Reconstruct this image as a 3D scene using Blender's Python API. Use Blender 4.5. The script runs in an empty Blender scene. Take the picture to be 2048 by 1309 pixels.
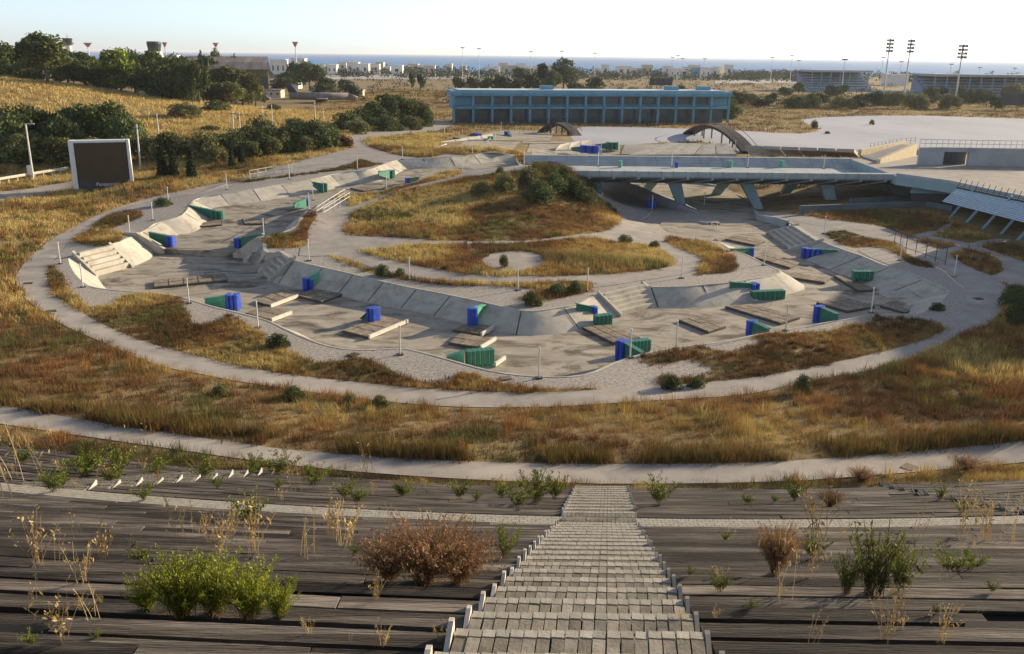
import bpy, math, random
import numpy as np
from mathutils import Vector, Matrix, geometry
S = bpy.context.scene
R_ = random.Random(7); NR = np.random.RandomState(11)
rad = math.radians
# ---------------------------------------------------------------- camera, world, sun, exposure
F = 1800.0; H = 17.0; PITCH = math.atan(544/1800.); ROLL = rad(0.63)
cd = bpy.data.cameras.new('camera'); cam = bpy.data.objects.new('camera', cd); S.collection.objects.link(cam)
cd.sensor_width = 36; cd.lens = F*36/2048; cd.clip_start = 0.3; cd.clip_end = 90000
cam.matrix_world = Matrix.Translation((0, 0, H)) @ Matrix.Rotation(math.pi/2-PITCH, 4, 'X') @ Matrix.Rotation(ROLL, 4, 'Z')
S.camera = cam
SUN_EL = rad(15.5); SUN_AZ = rad(57)          # azimuth from +Y towards +X
w = bpy.data.worlds.new('World'); S.world = w; w.use_nodes = True
nt = w.node_tree; bg = nt.nodes['Background']
sky = nt.nodes.new('ShaderNodeTexSky'); sky.sky_type = 'NISHITA'; sky.sun_disc = False
sky.sun_elevation = SUN_EL; sky.sun_rotation = SUN_AZ; sky.air_density = 0.55; sky.dust_density = 0.5; sky.ozone_density = 2.0; sky.altitude = 30
hz_ = nt.nodes.new('ShaderNodeHueSaturation'); hz_.inputs['Saturation'].default_value = 0.6      # hazy, washed-out sky
nt.links.new(sky.outputs[0], hz_.inputs['Color']); nt.links.new(hz_.outputs[0], bg.inputs[0]); bg.inputs[1].default_value = 0.12
sl = bpy.data.lights.new('sun', 'SUN'); sl.energy = 5.0; sl.angle = rad(0.5); sl.color = (1.0, 0.81, 0.56)
so = bpy.data.objects.new('sun', sl); S.collection.objects.link(so)
sd = Vector((math.sin(SUN_AZ)*math.cos(SUN_EL), math.cos(SUN_AZ)*math.cos(SUN_EL), math.sin(SUN_EL)))
so.rotation_euler = (-sd).to_track_quat('-Z', 'Y').to_euler()
S.view_settings.view_transform = 'Standard'; S.view_settings.look = 'None'
S.view_settings.exposure = 0.88; HAZE = 0.00008; S.view_settings.gamma = 1.0; S.view_settings.use_curve_mapping = False
S.render.engine = 'CYCLES'
S.cycles.max_bounces = 5; S.cycles.diffuse_bounces = 2; S.cycles.transparent_max_bounces = 6
# ---------------------------------------------------------------- pixel <-> world helpers (photograph is 2048 x 1309)
_c, _s = math.cos(ROLL), math.sin(ROLL); _cp, _sp = math.cos(PITCH), math.sin(PITCH)
def ray(px, py):
    x = (px-1024)/F; y = (654.5-py)/F
    x2 = x*_c-y*_s; y2 = x*_s+y*_c
    return x2, y2*_sp+_cp, y2*_cp-_sp
def at(px, py, z=0.0):
    r = ray(px, py); t = (z-H)/r[2]
    return Vector((r[0]*t, r[1]*t, z))
def atd(px, py, Y):                     # point of the ray at forward distance Y
    r = ray(px, py); t = Y/r[1]
    return Vector((r[0]*t, Y, H+r[2]*t))
def proj(x, y, z):
    z = z-H; u = y*_sp+z*_cp; d = y*_cp-z*_sp
    a, b = x/d, u/d
    return 1024+F*(a*_c+b*_s), 654.5-F*(-a*_s+b*_c)
# ---------------------------------------------------------------- terrain height
CP = [(300,710,0),(700,780,0),(1000,800,0),(1400,780,0),(1700,735,0),(1900,680,0),(2010,580,0),(1900,515,0),(1750,460,0),(1600,436,-.3),(1450,420,-1),
(50,560,.1),(110,490,.3),(200,440,.5),(300,400,.9),(400,375,1.4),(520,362,1.9),(640,347,2.4),(720,325,2.8),
(221,580,0),(400,605,0),(600,670,0),(800,700,0),(1000,745,0),(1200,735,0),(1450,683,0),(1740,633,0),(1890,580,0),(1730,515,0),
(238,483,.4),(266,471,.7),(363,432,1),(409,394,1.3),(515,377,1.8),(632,357,2.3),(733,342,2.7),(834,318,3.1),(932,310,3.4),(1000,303,3.5),
(528,476,.7),(600,440,1.2),(668,393,1.7),(762,383,2.1),(825,365,2.5),(920,341,3.1),(1050,333,3.4),(1130,345,3.2),
(600,513,.5),(690,445,.9),(700,545,.2),(850,575,0),(1000,610,0),(1100,618,0),(1250,565,0),(1450,565,0),(1550,545,-.1),(1460,500,-.3),(1340,465,-.7),(1240,430,-.9),(1300,490,-.3),(1210,400,-1.1),
(950,420,1.7),(1000,380,2.8),(850,440,1.3),(1100,440,.9),(1130,390,1.9),(1000,480,.6),(1028,522,.4),
(0,850,1.2),(600,930,1.2),(1200,968,1.2),(2048,925,1.2),(300,860,1.2),(900,920,1.2),(1500,925,1.2),(2048,880,1.2),(-300,800,1.2),(2300,840,1.2),
(700,290,3),(870,250,2.2),(1000,270,2.5),(1200,270,2),(1300,297,2),(1450,297,1.8),(1600,300,1.6),(1800,285,1.5),(2048,290,1.5),(2300,330,1.5),
(1300,385,-1.3),(1430,395,-1.3),(1520,418,-1.3),(1350,372,-1.3),(1480,385,-1.3),(1250,372,-1.3),(1600,405,-.6),(1750,420,0),(2048,470,0),(2048,560,0),(2200,640,.2),(2300,560,0),
(0,420,.6),(0,480,.4),(200,385,1),(0,375,1.2),(270,375,1.6),(480,335,2.4),(0,640,.3),(0,730,.7),(-300,600,.5),(-300,700,1.0),(2048,700,.4),(2048,780,.8)]
def _rbf():
    P = np.array([tuple(at(a, b, c)) for a, b, c in CP]); n = len(P)
    d = np.hypot(P[:, None, 0]-P[None, :, 0], P[:, None, 1]-P[None, :, 1])
    A = np.zeros((n+1, n+1)); A[:n, :n] = -np.sqrt(d*d+4.0)-np.eye(n)*-0.6*-1; A[:n, n] = 1; A[n, :n] = 1
    rhs = np.zeros(n+1); rhs[:n] = P[:, 2]
    s = np.linalg.solve(A, rhs); return P, s
_P, _W = _rbf()
def sstep(a, b, x):
    t = np.clip((x-a)/(b-a), 0, 1); return t*t*(3-2*t)
def T(x, y):
    x = np.asarray(x, float); y = np.asarray(y, float); sh = np.broadcast(x, y).shape
    X = np.broadcast_to(x, sh).ravel(); Y = np.broadcast_to(y, sh).ravel(); out = np.zeros(X.size)
    for i in range(0, X.size, 20000):
        d = np.hypot(X[i:i+20000, None]-_P[None, :, 0], Y[i:i+20000, None]-_P[None, :, 1])
        out[i:i+20000] = (-np.sqrt(d*d+4.0))@_W[:-1]+_W[-1]
    far = sstep(165, 235, Y)+sstep(62, 105, np.abs(X)); far = np.clip(far, 0, 1)
    base = 1.4*(1-sstep(350, 900, Y))
    out = out*(1-far)+base*far
    # golden hill on the left, unseen bank on the right added to shade the course
    out += 9.6*np.exp(-((X+122)/52)**2-((Y-205)/42)**2)
    out += 17.5*np.exp(-(np.minimum(X-76, 0)/7)**2)*sstep(66, 80, Y)*(1-sstep(98, 116, Y))*sstep(56, 66, X-.30*(Y-85))
    rr = np.hypot(X-4.5, Y-129.0); k = (rr > 98.2) & (Y < 60); out = np.where(k, np.minimum(out, 1.2-(rr-98.2)*2.0), out); out = np.where(k, np.maximum(out, -6), out)
    return out.reshape(sh)
def Tz(x, y): return float(T(x, y))
def on(px, py, dz=0.0):                 # ground point under a pixel
    z = 0.8
    for _ in range(14):
        p = at(px, min(py, 4000), z+dz); z = 0.35*z+0.65*Tz(p.x, p.y)
    p = at(px, py, z+dz); return Vector((p.x, p.y, Tz(p.x, p.y)+dz))
def catmull(pts, closed=False, n=4):
    P = [np.array(p, float) for p in pts]; m = len(P); out = []
    rng = range(m if closed else m-1)
    for i in rng:
        p0 = P[(i-1) % m] if closed or i > 0 else P[i]; p1 = P[i]; p2 = P[(i+1) % m]
        p3 = P[(i+2) % m] if closed or i+2 < m else P[(i+1) % m]
        for k in range(n):
            t = k/n; out.append(0.5*((2*p1)+(p2-p0)*t+(2*p0-5*p1+4*p2-p3)*t*t+(3*p1-p0-3*p2+p3)*t**3))
    if not closed: out.append(P[-1])
    return out
def cast(pts, closed=False, n=3, dz=0.0):
    return np.array([tuple(on(q[0], q[1], dz))[:2] for q in catmull(pts, closed, n)])
def inpoly(X, Y, poly):
    x = np.asarray(X); y = np.asarray(Y); ins = np.zeros(x.shape, bool); m = len(poly); j = m-1
    for i in range(m):
        xi, yi = poly[i]; xj, yj = poly[j]
        if yi != yj:
            c = ((yi > y) != (yj > y)) & (x < (xj-xi)*(y-yi)/(yj-yi)+xi); ins ^= c
        j = i
    return ins
def polydist(X, Y, line):               # distance to a polyline
    best = np.full(np.shape(X), 1e9)
    for (ax, ay), (bx, by) in zip(line[:-1], line[1:]):
        dx, dy = bx-ax, by-ay; L = dx*dx+dy*dy+1e-9
        t = np.clip(((X-ax)*dx+(Y-ay)*dy)/L, 0, 1)
        best = np.minimum(best, np.hypot(X-ax-t*dx, Y-ay-t*dy))
    return best
# ---------------------------------------------------------------- materials
def newmat(name):
    m = bpy.data.materials.new(name); m.use_nodes = True; t = m.node_tree
    return m, t, t.nodes['Principled BSDF']
def N(t, typ, **k):
    n = t.nodes.new(typ)
    for a, b in k.items():
        if a in n.inputs.keys(): n.inputs[a].default_value = b
        else: setattr(n, a, b)
    return n
def ramp(t, fac, stops):
    r = t.nodes.new('ShaderNodeValToRGB'); e = r.color_ramp.elements
    while len(e) < len(stops): e.new(0.5)
    for q, (p, c) in zip(e, stops): q.position = p; q.color = (c[0], c[1], c[2], 1)
    t.links.new(fac, r.inputs[0]); return r.outputs[0]
def mat(name, stops, scale=1.0, detail=6, rough=0.85, bump=0.0, bscale=None, stretch=None, spec=0.2, rnd=0.0, metal=0.0, coords='Position', dirt=None, dist=0.0):
    m, t, b = newmat(name); L = t.links.new
    if coords == 'Position':
        g = N(t, 'ShaderNodeNewGeometry'); co = g.outputs['Position']
    else:
        g = N(t, 'ShaderNodeTexCoord'); co = g.outputs[coords]
    if stretch:
        mp = N(t, 'ShaderNodeMapping'); mp.inputs['Scale'].default_value = stretch; L(co, mp.inputs[0]); co = mp.outputs[0]
    oi = None
    if rnd:
        oi = N(t, 'ShaderNodeObjectInfo'); ad = N(t, 'ShaderNodeVectorMath', operation='MULTIPLY_ADD')
        cm = N(t, 'ShaderNodeCombineXYZ'); L(oi.outputs['Random'], cm.inputs[0]); L(oi.outputs['Random'], cm.inputs[1])
        ad.inputs[1].default_value = (37, 51, 0); L(cm.outputs[0], ad.inputs[0]); L(co, ad.inputs[2]); co = ad.outputs[0]
    n = N(t, 'ShaderNodeTexNoise', Scale=scale, Detail=detail, Roughness=0.62, Distortion=dist); L(co, n.inputs['Vector'])
    col = ramp(t, n.outputs[0], stops)
    if dirt:                               # (colour, scale, low, high, amount)
        n2 = N(t, 'ShaderNodeTexNoise', Scale=dirt[1], Detail=8, Roughness=0.7, Distortion=0.6); L(co, n2.inputs['Vector'])
        mr = N(t, 'ShaderNodeMapRange'); mr.inputs[1].default_value = dirt[2]; mr.inputs[2].default_value = dirt[3]; mr.inputs[4].default_value = dirt[4]
        L(n2.outputs[0], mr.inputs[0]); mx = N(t, 'ShaderNodeMix', data_type='RGBA'); L(mr.outputs[0], mx.inputs[0]); L(col, mx.inputs[6]); mx.inputs[7].default_value = (*dirt[0], 1); col = mx.outputs[2]
    if rnd:
        hs = N(t, 'ShaderNodeHueSaturation'); mr = N(t, 'ShaderNodeMapRange'); mr.inputs[3].default_value = 1-rnd; mr.inputs[4].default_value = 1+rnd
        L(oi.outputs['Random'], mr.inputs[0]); L(mr.outputs[0], hs.inputs['Value']); L(col, hs.inputs['Color']); col = hs.outputs[0]
    L(col, b.inputs['Base Color']); b.inputs['Roughness'].default_value = rough; b.inputs['Specular IOR Level'].default_value = spec; b.inputs['Metallic'].default_value = metal
    if bump:
        n3 = N(t, 'ShaderNodeTexNoise', Scale=bscale or scale*6, Detail=5); L(co, n3.inputs['Vector'])
        bp = N(t, 'ShaderNodeBump', Strength=bump, Distance=0.05); L(n3.outputs[0], bp.inputs['Height']); L(bp.outputs[0], b.inputs['Normal'])
    return m
def leafmat(name, tint=(1, 1, 1), trans=0.25):
    m, t, b = newmat(name); L = t.links.new
    a = N(t, 'ShaderNodeVertexColor', layer_name='Col'); mx = N(t, 'ShaderNodeMix', data_type='RGBA', blend_type='MULTIPLY'); mx.inputs[0].default_value = 1
    oi = N(t, 'ShaderNodeObjectInfo'); hs = N(t, 'ShaderNodeHueSaturation'); mr = N(t, 'ShaderNodeMapRange'); mr.inputs[3].default_value = .75; mr.inputs[4].default_value = 1.25
    L(oi.outputs['Random'], mr.inputs[0]); L(mr.outputs[0], hs.inputs['Value'])
    L(a.outputs[0], mx.inputs[6]); mx.inputs[7].default_value = (*tint, 1); L(mx.outputs[2], hs.inputs['Color'])
    L(hs.outputs[0], b.inputs['Base Color']); b.inputs['Roughness'].default_value = 0.75; b.inputs['Specular IOR Level'].default_value = 0.15
    tr = N(t, 'ShaderNodeBsdfTranslucent'); L(hs.outputs[0], tr.inputs[0]); ms = N(t, 'ShaderNodeMixShader'); ms.inputs[0].default_value = trans
    L(b.outputs[0], ms.inputs[1]); L(tr.outputs[0], ms.inputs[2]); L(ms.outputs[0], t.nodes['Material Output'].inputs[0]); return m
M = {}
M['soil'] = mat('dry_soil', [(.25, (.105, .073, .035)), (.5, (.225, .16, .072)), (.75, (.35, .265, .12))], 0.35, 9, .95, .5, 5)
M['path'] = mat('path_concrete', [(.3, (.255, .232, .205)), (.55, (.345, .315, .28)), (.8, (.42, .388, .348))], 0.6, 10, .9, .15, 14, dirt=((.17, .145, .115), .22, .52, .8, .6))
M['gravel'] = mat('gravel', [(.25, (.16, .145, .125)), (.5, (.33, .30, .265)), (.75, (.50, .46, .41))], 5.0, 9, .95, .6, 9, dirt=((.17, .14, .10), .4, .55, .8, .5))
M['conc'] = mat('channel_concrete', [(.3, (.26, .23, .18)), (.5, (.375, .335, .268)), (.75, (.48, .435, .355))], 0.5, 10, .85, .12, 9, dirt=((.085, .07, .05), .5, .47, .62, .9), stretch=(.5, 1, 1))
M['bank'] = mat('bank_concrete', [(.3, (.36, .335, .275)), (.55, (.475, .445, .375)), (.8, (.57, .535, .46))], 0.9, 9, .85, .12, 9, dirt=((.17, .145, .11), .6, .52, .72, .65))
M['joint'] = mat('joint_dark', [(.3, (.07, .06, .05)), (.7, (.12, .105, .09))], 2)
M['white'] = mat('white_paint', [(.3, (.62, .61, .58)), (.7, (.78, .77, .74))], 3, 5, .6)
M['wood'] = None
# ---------------------------------------------------------------- object helpers
def link(o, parent=None):
    S.collection.objects.link(o)
    if parent is not None: o.parent = parent
    return o
def tag(o, label, cat, group=None):
    o['label'] = label; o['category'] = cat
    if group: o['group'] = group
    return o
def empty(name, loc=(0, 0, 0), rz=0.0, label=None, cat=None, group=None):
    o = bpy.data.objects.new(name, None); o.empty_display_size = 0.3; link(o); o.location = loc; o.rotation_euler = (0, 0, rz)
    if label: tag(o, label, cat, group)
    return o
def mesh_np(name, V, Fc, m=None, cols=None, smooth=False, k=None):
    """V (n,3), Fc (m,k) arrays"""
    me = bpy.data.meshes.new(name); V = np.asarray(V, np.float32); Fc = np.asarray(Fc, np.int32); k = Fc.shape[1]
    me.vertices.add(len(V)); me.vertices.foreach_set('co', V.ravel())
    me.loops.add(Fc.size); me.loops.foreach_set('vertex_index', Fc.ravel())
    me.polygons.add(len(Fc)); me.polygons.foreach_set('loop_start', np.arange(0, Fc.size, k, dtype=np.int32)); me.polygons.foreach_set('loop_total', np.full(len(Fc), k, np.int32))
    me.update(calc_edges=True)
    me.polygons.foreach_set('use_smooth', np.full(len(Fc), bool(smooth)))
    if cols is not None:
        ca = me.color_attributes.new('Col', 'FLOAT_COLOR', 'POINT'); ca.data.foreach_set('color', np.c_[cols, np.ones(len(cols))].astype(np.float32).ravel())
    if m: me.materials.append(m)
    return me
def obj(name, me, parent=None, kind=None):
    o = bpy.data.objects.new(name, me); link(o, parent)
    if kind: o['kind'] = kind
    return o
class MB:
    def __init__(s): s.v = []; s.f = []
    def box(s, c, d, rz=0.0, M4=None):
        x, y, z = d[0]/2, d[1]/2, d[2]/2; b = len(s.v); cr, sr = math.cos(rz), math.sin(rz)
        for a in ((-x, -y, -z), (x, -y, -z), (x, y, -z), (-x, y, -z), (-x, -y, z), (x, -y, z), (x, y, z), (-x, y, z)):
            s.v.append((c[0]+a[0]*cr-a[1]*sr, c[1]+a[0]*sr+a[1]*cr, c[2]+a[2]))
        s.f += [tuple(b+i for i in q) for q in ((3, 2, 1, 0), (4, 5, 6, 7), (0, 1, 5, 4), (1, 2, 6, 5), (2, 3, 7, 6), (3, 0, 4, 7))]; return s
    def hull8(s, p):                        # bottom 4 then top 4
        b = len(s.v); s.v += [tuple(q) for q in p]
        s.f += [tuple(b+i for i in q) for q in ((3, 2, 1, 0), (4, 5, 6, 7), (0, 1, 5, 4), (1, 2, 6, 5), (2, 3, 7, 6), (3, 0, 4, 7))]; return s
    def prism(s, poly, z0, z1):             # z0,z1 floats or lists
        n = len(poly); b = len(s.v); f0 = z0 if hasattr(z0, '__len__') else [z0]*n; f1 = z1 if hasattr(z1, '__len__') else [z1]*n
        s.v += [(p[0], p[1], a) for p, a in zip(poly, f0)]+[(p[0], p[1], a) for p, a in zip(poly, f1)]
        s.f.append(tuple(b+i for i in reversed(range(n)))); s.f.append(tuple(b+n+i for i in range(n)))
        for i in range(n): j = (i+1) % n; s.f.append((b+i, b+j, b+n+j, b+n+i))
        return s
    def tube(s, a, c, r0, r1=None, n=8, cap=True):
        a = Vector(a); c = Vector(c); r1 = r0 if r1 is None else r1; d = (c-a).normalized(); u = d.orthogonal().normalized(); v = d.cross(u); b = len(s.v)
        for p, r in ((a, r0), (c, r1)):
            for i in range(n):
                t = 2*math.pi*i/n; q = p+u*(r*math.cos(t))+v*(r*math.sin(t)); s.v.append(tuple(q))
        for i in range(n): j = (i+1) % n; s.f.append((b+i, b+j, b+n+j, b+n+i))
        if cap: s.f.append(tuple(b+i for i in reversed(range(n)))); s.f.append(tuple(b+n+i for i in range(n)))
        return s
    def extr(s, prof, a, c, up=(0, 0, 1)):  # profile (u,v) extruded from a to c, u along side, v up
        a = Vector(a); c = Vector(c); d = (c-a).normalized(); sd_ = d.cross(Vector(up)).normalized(); upv = sd_.cross(d); b = len(s.v); n = len(prof)
        for p in (a, c):
            for (u, v) in prof: s.v.append(tuple(p+sd_*u+upv*v))
        for i in range(n): j = (i+1) % n; s.f.append((b+i, b+j, b+n+j, b+n+i))
        s.f.append(tuple(b+i for i in reversed(range(n)))); s.f.append(tuple(b+n+i for i in range(n))); return s
    def quad(s, *p): b = len(s.v); s.v += [tuple(q) for q in p]; s.f.append(tuple(range(b, b+len(p)))); return s
    def mesh(s, name, m=None, smooth=False):
        me = bpy.data.meshes.new(name); me.from_pydata(s.v, [], s.f); me.update()
        if smooth: me.polygons.foreach_set('use_smooth', np.ones(len(me.polygons), bool))
        if m: me.materials.append(m)
        return me
    def build(s, name, m=None, parent=None, smooth=False, bevel=0.0):
        o = obj(name, s.mesh(name, m, smooth), parent)
        if bevel:
            b = o.modifiers.new('bevel', 'BEVEL'); b.width = bevel; b.segments = 2; b.limit_method = 'ANGLE'
        return o
def copytree(o, parent=None, name=None):
    c = o.copy(); S.collection.objects.link(c)
    if parent is not None: c.parent = parent
    for ch in o.children: copytree(ch, c)
    return c
ORD = ['first', 'second', 'third', 'fourth', 'fifth', 'sixth', 'seventh', 'eighth', 'ninth', 'tenth', 'eleventh', 'twelfth', 'thirteenth', 'fourteenth', 'fifteenth', 'sixteenth', 'seventeenth', 'eighteenth', 'nineteenth', 'twentieth']
ORD += ['twenty-'+a for a in ORD[:9]]+['thirtieth']+['thirty-'+a for a in ORD[:9]]+['fortieth']+['forty-'+a for a in ORD[:9]]+['fiftieth']+['fifty-'+a for a in ORD[:9]]+['sixtieth']+['sixty-'+a for a in ORD[:9]]+['seventieth']
def noise2(x, y, sc, seed=0):              # cheap smooth value noise for colour patches
    rs = np.random.RandomState(seed); g = rs.rand(64, 64); X = np.asarray(x)/sc; Y = np.asarray(y)/sc
    xi = np.floor(X).astype(int); yi = np.floor(Y).astype(int); fx = X-xi; fy = Y-yi; fx = fx*fx*(3-2*fx); fy = fy*fy*(3-2*fy)
    q = lambda a, b: g[a % 64, b % 64]
    return (q(xi, yi)*(1-fx)+q(xi+1, yi)*fx)*(1-fy)+(q(xi, yi+1)*(1-fx)+q(xi+1, yi+1)*fx)*fy
# ================================================================= THE COURSE GROUND
PO = [(705,296),(722,318),(690,332),(640,343),(575,352),(520,358),(437,366),(384,378),(300,396),(235,415),(170,443),(110,475),(60,515),(36,545),(31,560),(39,580),(53,601),(94,628),(121,648),(172,672),(211,688),(273,716),(332,736),(400,749),(476,764),(573,778),(640,788),(750,802),(850,811),(950,816),(1100,815),(1250,806),(1400,797),(1500,789),(1617,764),(1676,753),(1773,735),(1851,706),(1921,671),(1980,646),(2003,621),(2013,597),(2013,574),(1996,558),(1960,544),(1921,525),(1892,504),(1853,490),(1818,475),(1765,455),(1707,446),(1648,438),(1593,429),(1525,424),(1450,414)]
PI = [(384,390),(340,397),(281,409),(221,428),(176,453),(143,479),(118,510),(96,537),(94,555),(103,584),(128,605),(156,622),(195,644),(244,667),(300,688),(398,714),(495,737),(593,752),(700,764),(854,779),(1000,786),(1100,786),(1193,781),(1317,774),(1400,767),(1500,757),(1617,737),(1734,712),(1793,698),(1851,679),(1893,659),(1925,625),(1931,597),(1929,578),(1912,566),(1884,540),(1871,535),(1843,520),(1810,506),(1789,485),(1736,475),(1687,461),(1640,452),(1590,443),(1530,433),(1452,424)]
RO = [(268,472),(238,483),(196,497),(146,513),(137,521),(150,548),(180,573),(221,580),(250,583),(340,590),(390,603),(425,614),(460,622),(520,637),(545,646),(590,668),(640,688),(690,699),(760,700),(800,697),(830,702),(890,718),(950,735),(1000,746),(1060,753),(1130,755),(1180,748),(1230,726),(1285,709),(1340,698),(1400,690),(1450,683),(1520,669),(1570,661),(1640,648),(1690,640),(1740,632),(1800,629),(1847,625),(1898,586),(1863,566),(1814,546),(1769,531),(1726,513),(1687,500),(1645,483),(1589,450),(1554,437),(1515,430),(1500,405),(1430,372),(1340,362)]
RIL = [(529,477),(532,505),(560,505),(589,521),(700,547),(795,570),(873,585),(951,601),(1017,616),(1048,622),(1076,622),(1115,616),(1154,609),(1195,590),(1287,570),(1302,574),(1376,573),(1405,570),(1454,566),(1493,560),(1542,552),(1561,543),(1534,531),(1495,511),(1462,500),(1437,484),(1400,474),(1345,468),(1320,452),(1345,440),(1441,446),(1353,403),(1250,368)]
UO = [(268,472),(293,459),(312,446),(363,432),(385,403),(409,394),(456,387),(515,377),(583,365),(632,357),(684,345),(733,341),(765,330),(795,320),(834,318),(877,316),(932,311),(989,304),(1030,311)]
UI = [(529,477),(589,456),(600,438),(618,420),(645,405),(668,394),(698,388),(762,383),(787,373),(825,366),(883,345),(920,341),(987,336),(1046,334)]
poly_path = np.vstack([cast(PO), cast(PI)[::-1]])
cPO, cPI, cRO, cRIL, cUO, cUI = [cast(a) for a in (PO, PI, RO, RIL, UO, UI)]
def bridge_pts(a, b, st=.8):
    n = max(2, int(np.hypot(*(b-a))/st)); return np.array([a+(b-a)*k/n for k in range(1, n)])
poly_low = np.vstack([cRO, bridge_pts(cRO[-1], cRIL[-1]), cRIL[::-1], bridge_pts(cRIL[0], cRO[0])]); poly_up = np.vstack([cUO, bridge_pts(cUO[-1], cUI[-1]), cUI[::-1], bridge_pts(cUI[0], cUO[0])])
seg = lambda pl, a, b: pl[a:b]
def nearest(L, p): return int(np.argmin(np.hypot(L[:, 0]-p[0], L[:, 1]-p[1])))
def ongrass(pts, extra=None, n=3): return cast(pts, True, n)
def with_edge(pts, a, b):               # outline that runs back along the path's inner edge from pixel a to b
    A = cast(pts, False, 3); i = nearest(cPI, on(*a)); j = nearest(cPI, on(*b))
    E_ = cPI[i:j+1] if i < j else cPI[j:i+1][::-1]
    return np.vstack([A, E_])
GL = with_edge([(97,535),(107,531),(127,560),(141,585),(160,597),(170,611),(215,611),(234,601),(260,588),(349,592),(364,607),(378,634),(394,650),(425,646),(462,631),(486,643),(515,661),(532,675),(560,695),(593,710),(632,725),(660,722),(694,720),(704,711),(737,719),(766,733),(795,748),(844,763),(893,764),(912,751),(942,746),(971,756),(1025,771),(1095,777),(1193,776)], (1193,781), (96,537))
GR = with_edge([(1893,657),(1881,650),(1851,641),(1832,638),(1768,635),(1752,631),(1734,651),(1711,647),(1686,654),(1666,661),(1568,667),(1532,667),(1503,670),(1504,678),(1522,685),(1512,691),(1464,704),(1417,697),(1401,690),(1386,696),(1337,704),(1286,711),(1285,721),(1296,731),(1320,731),(1366,721),(1395,725),(1420,737),(1418,748),(1386,756),(1325,753),(1319,770)], (1319,774), (1893,658))
GL2 = cast([(148,478),(180,458),(221,431),(262,422),(283,425),(278,436),(243,450),(220,460),(246,467),(240,478),(232,491),(190,492),(160,487)], True)
GSR = cast([(1654,469),(1687,462),(1736,477),(1789,487),(1810,508),(1843,522),(1869,535),(1824,530),(1794,508),(1765,497),(1732,494),(1707,496),(1677,485)], True)
GI1 = cast([(787,386),(737,411),(703,427),(696,445),(692,470),(795,475),(873,481),(1000,482),(1080,479),(1145,470),(1209,462),(1238,444),(1234,427),(1218,410),(1190,392),(1182,372),(1150,352),(1060,342),(1000,347),(930,357),(860,372)], True)
GI2 = cast([(719,503),(776,497),(815,490),(912,489),(1000,489),(1080,484),(1178,477),(1221,483),(1262,488),(1300,491),(1321,498),(1340,514),(1348,527),(1322,538),(1256,546),(1178,551),(1024,554),(930,549),(893,543),(844,535),(776,520)], True)
DISC = cast([(962,524),(975,512),(1000,505),(1030,503),(1065,506),(1086,515),(1090,526),(1078,536),(1050,542),(1015,543),(985,537)], True)
GI3 = cast([(655,512),(690,519),(760,543),(850,561),(950,566),(1050,567),(1170,564),(1184,577),(1150,590),(1100,600),(1062,606),(1046,601),(1050,590),(1070,580),(1000,573),(900,571),(820,562),(740,547),(700,531)], True)
GI4 = cast([(1342,472),(1364,479),(1412,487),(1432,495),(1461,507),(1471,524),(1467,542),(1412,549),(1390,549),(1408,529),(1402,516),(1373,504),(1344,492),(1332,481)], True)
GI5 = cast([(533,469),(592,463),(604,440),(618,428),(632,424),(631,437),(616,458),(612,492),(575,497),(537,495)], True)
GI6 = cast([(668,397),(698,390),(762,385),(787,375),(825,368),(850,359),(883,347),(918,344),(912,352),(860,364),(787,383),(740,400),(710,412),(692,412),(700,401)], True)
grass_in = [GL, GR, GL2, GSR, GI1, GI2, GI3, GI4, GI5, GI6]
ISL = np.vstack([cUI, cast([(1130,350),(1190,378),(1250,368)], False, 2), cRIL[::-1]])           # island outline
IPATH = [cast([(631,436),(616,458),(612,480),(598,512),(658,512),(690,517),(760,541),(850,558),(950,564),(1050,565),(1172,563),(1187,576),(1276,563),(1360,550),(1389,541),(1410,527),(1404,516),(1373,505),(1342,491),(1315,484),(1304,478),(1304,462),(1289,446),(1288,438),(1304,423),(1280,408),(1225,388),(1190,385),(1192,392),(1219,409),(1236,427),(1240,444),(1211,464),(1145,472),(1080,481),(1000,484),(873,482),(795,476),(690,472),(696,445),(703,427),(737,411),(787,386),(860,371),(930,357),(1000,346),(1046,338),(987,338),(925,343),(908,355),(860,365),(787,384),(740,402),(690,415),(645,427)], True, 2)]
FOOT = np.vstack([cast([(-400,770),(-120,795),(0,812),(150,838),(300,862),(480,888),(600,903),(800,918),(1000,927),(1250,930),(1500,927),(1700,915),(1900,898),(2048,884),(2200,866),(2450,835)]), cast([(-400,810),(-120,832),(0,849),(300,893),(600,934),(900,958),(1200,969),(1500,966),(1700,956),(2048,926),(2200,908),(2450,880)])[::-1]])
SIDE = [cast([(1822,474),(1840,466),(1870,462),(1893,449),(1908,446),(1902,453),(1880,466),(1860,474),(1842,482)], True, 2),
        cast([(1856,472),(1900,480),(1945,489),(2000,508),(2060,530),(2060,540),(2000,517),(1940,497),(1895,487),(1855,480)], True, 2),
        cast([(1885,500),(1920,492),(1960,482),(2012,478),(2018,482),(1970,490),(1930,500),(1897,507)], True, 2),
        cast([(1996,512),(2060,536),(2070,580),(2030,572),(2004,562),(1985,551),(2003,545),(2004,525)], True, 2),
        cast([(705,296),(690,284),(705,270),(760,262),(840,258),(862,245),(900,242),(905,252),(870,262),(800,270),(735,278),(735,292),(800,312),(862,318),(830,322),(770,330),(722,318)], True, 2),
        cast([(-60,392),(60,378),(150,362),(150,374),(60,394),(-60,412)], True, 2)]
def offset(line, d):
    t = np.gradient(line, axis=0); t /= np.linalg.norm(t, axis=1)[:, None]+1e-9
    return line+np.c_[-t[:, 1], t[:, 0]]*d
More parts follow.
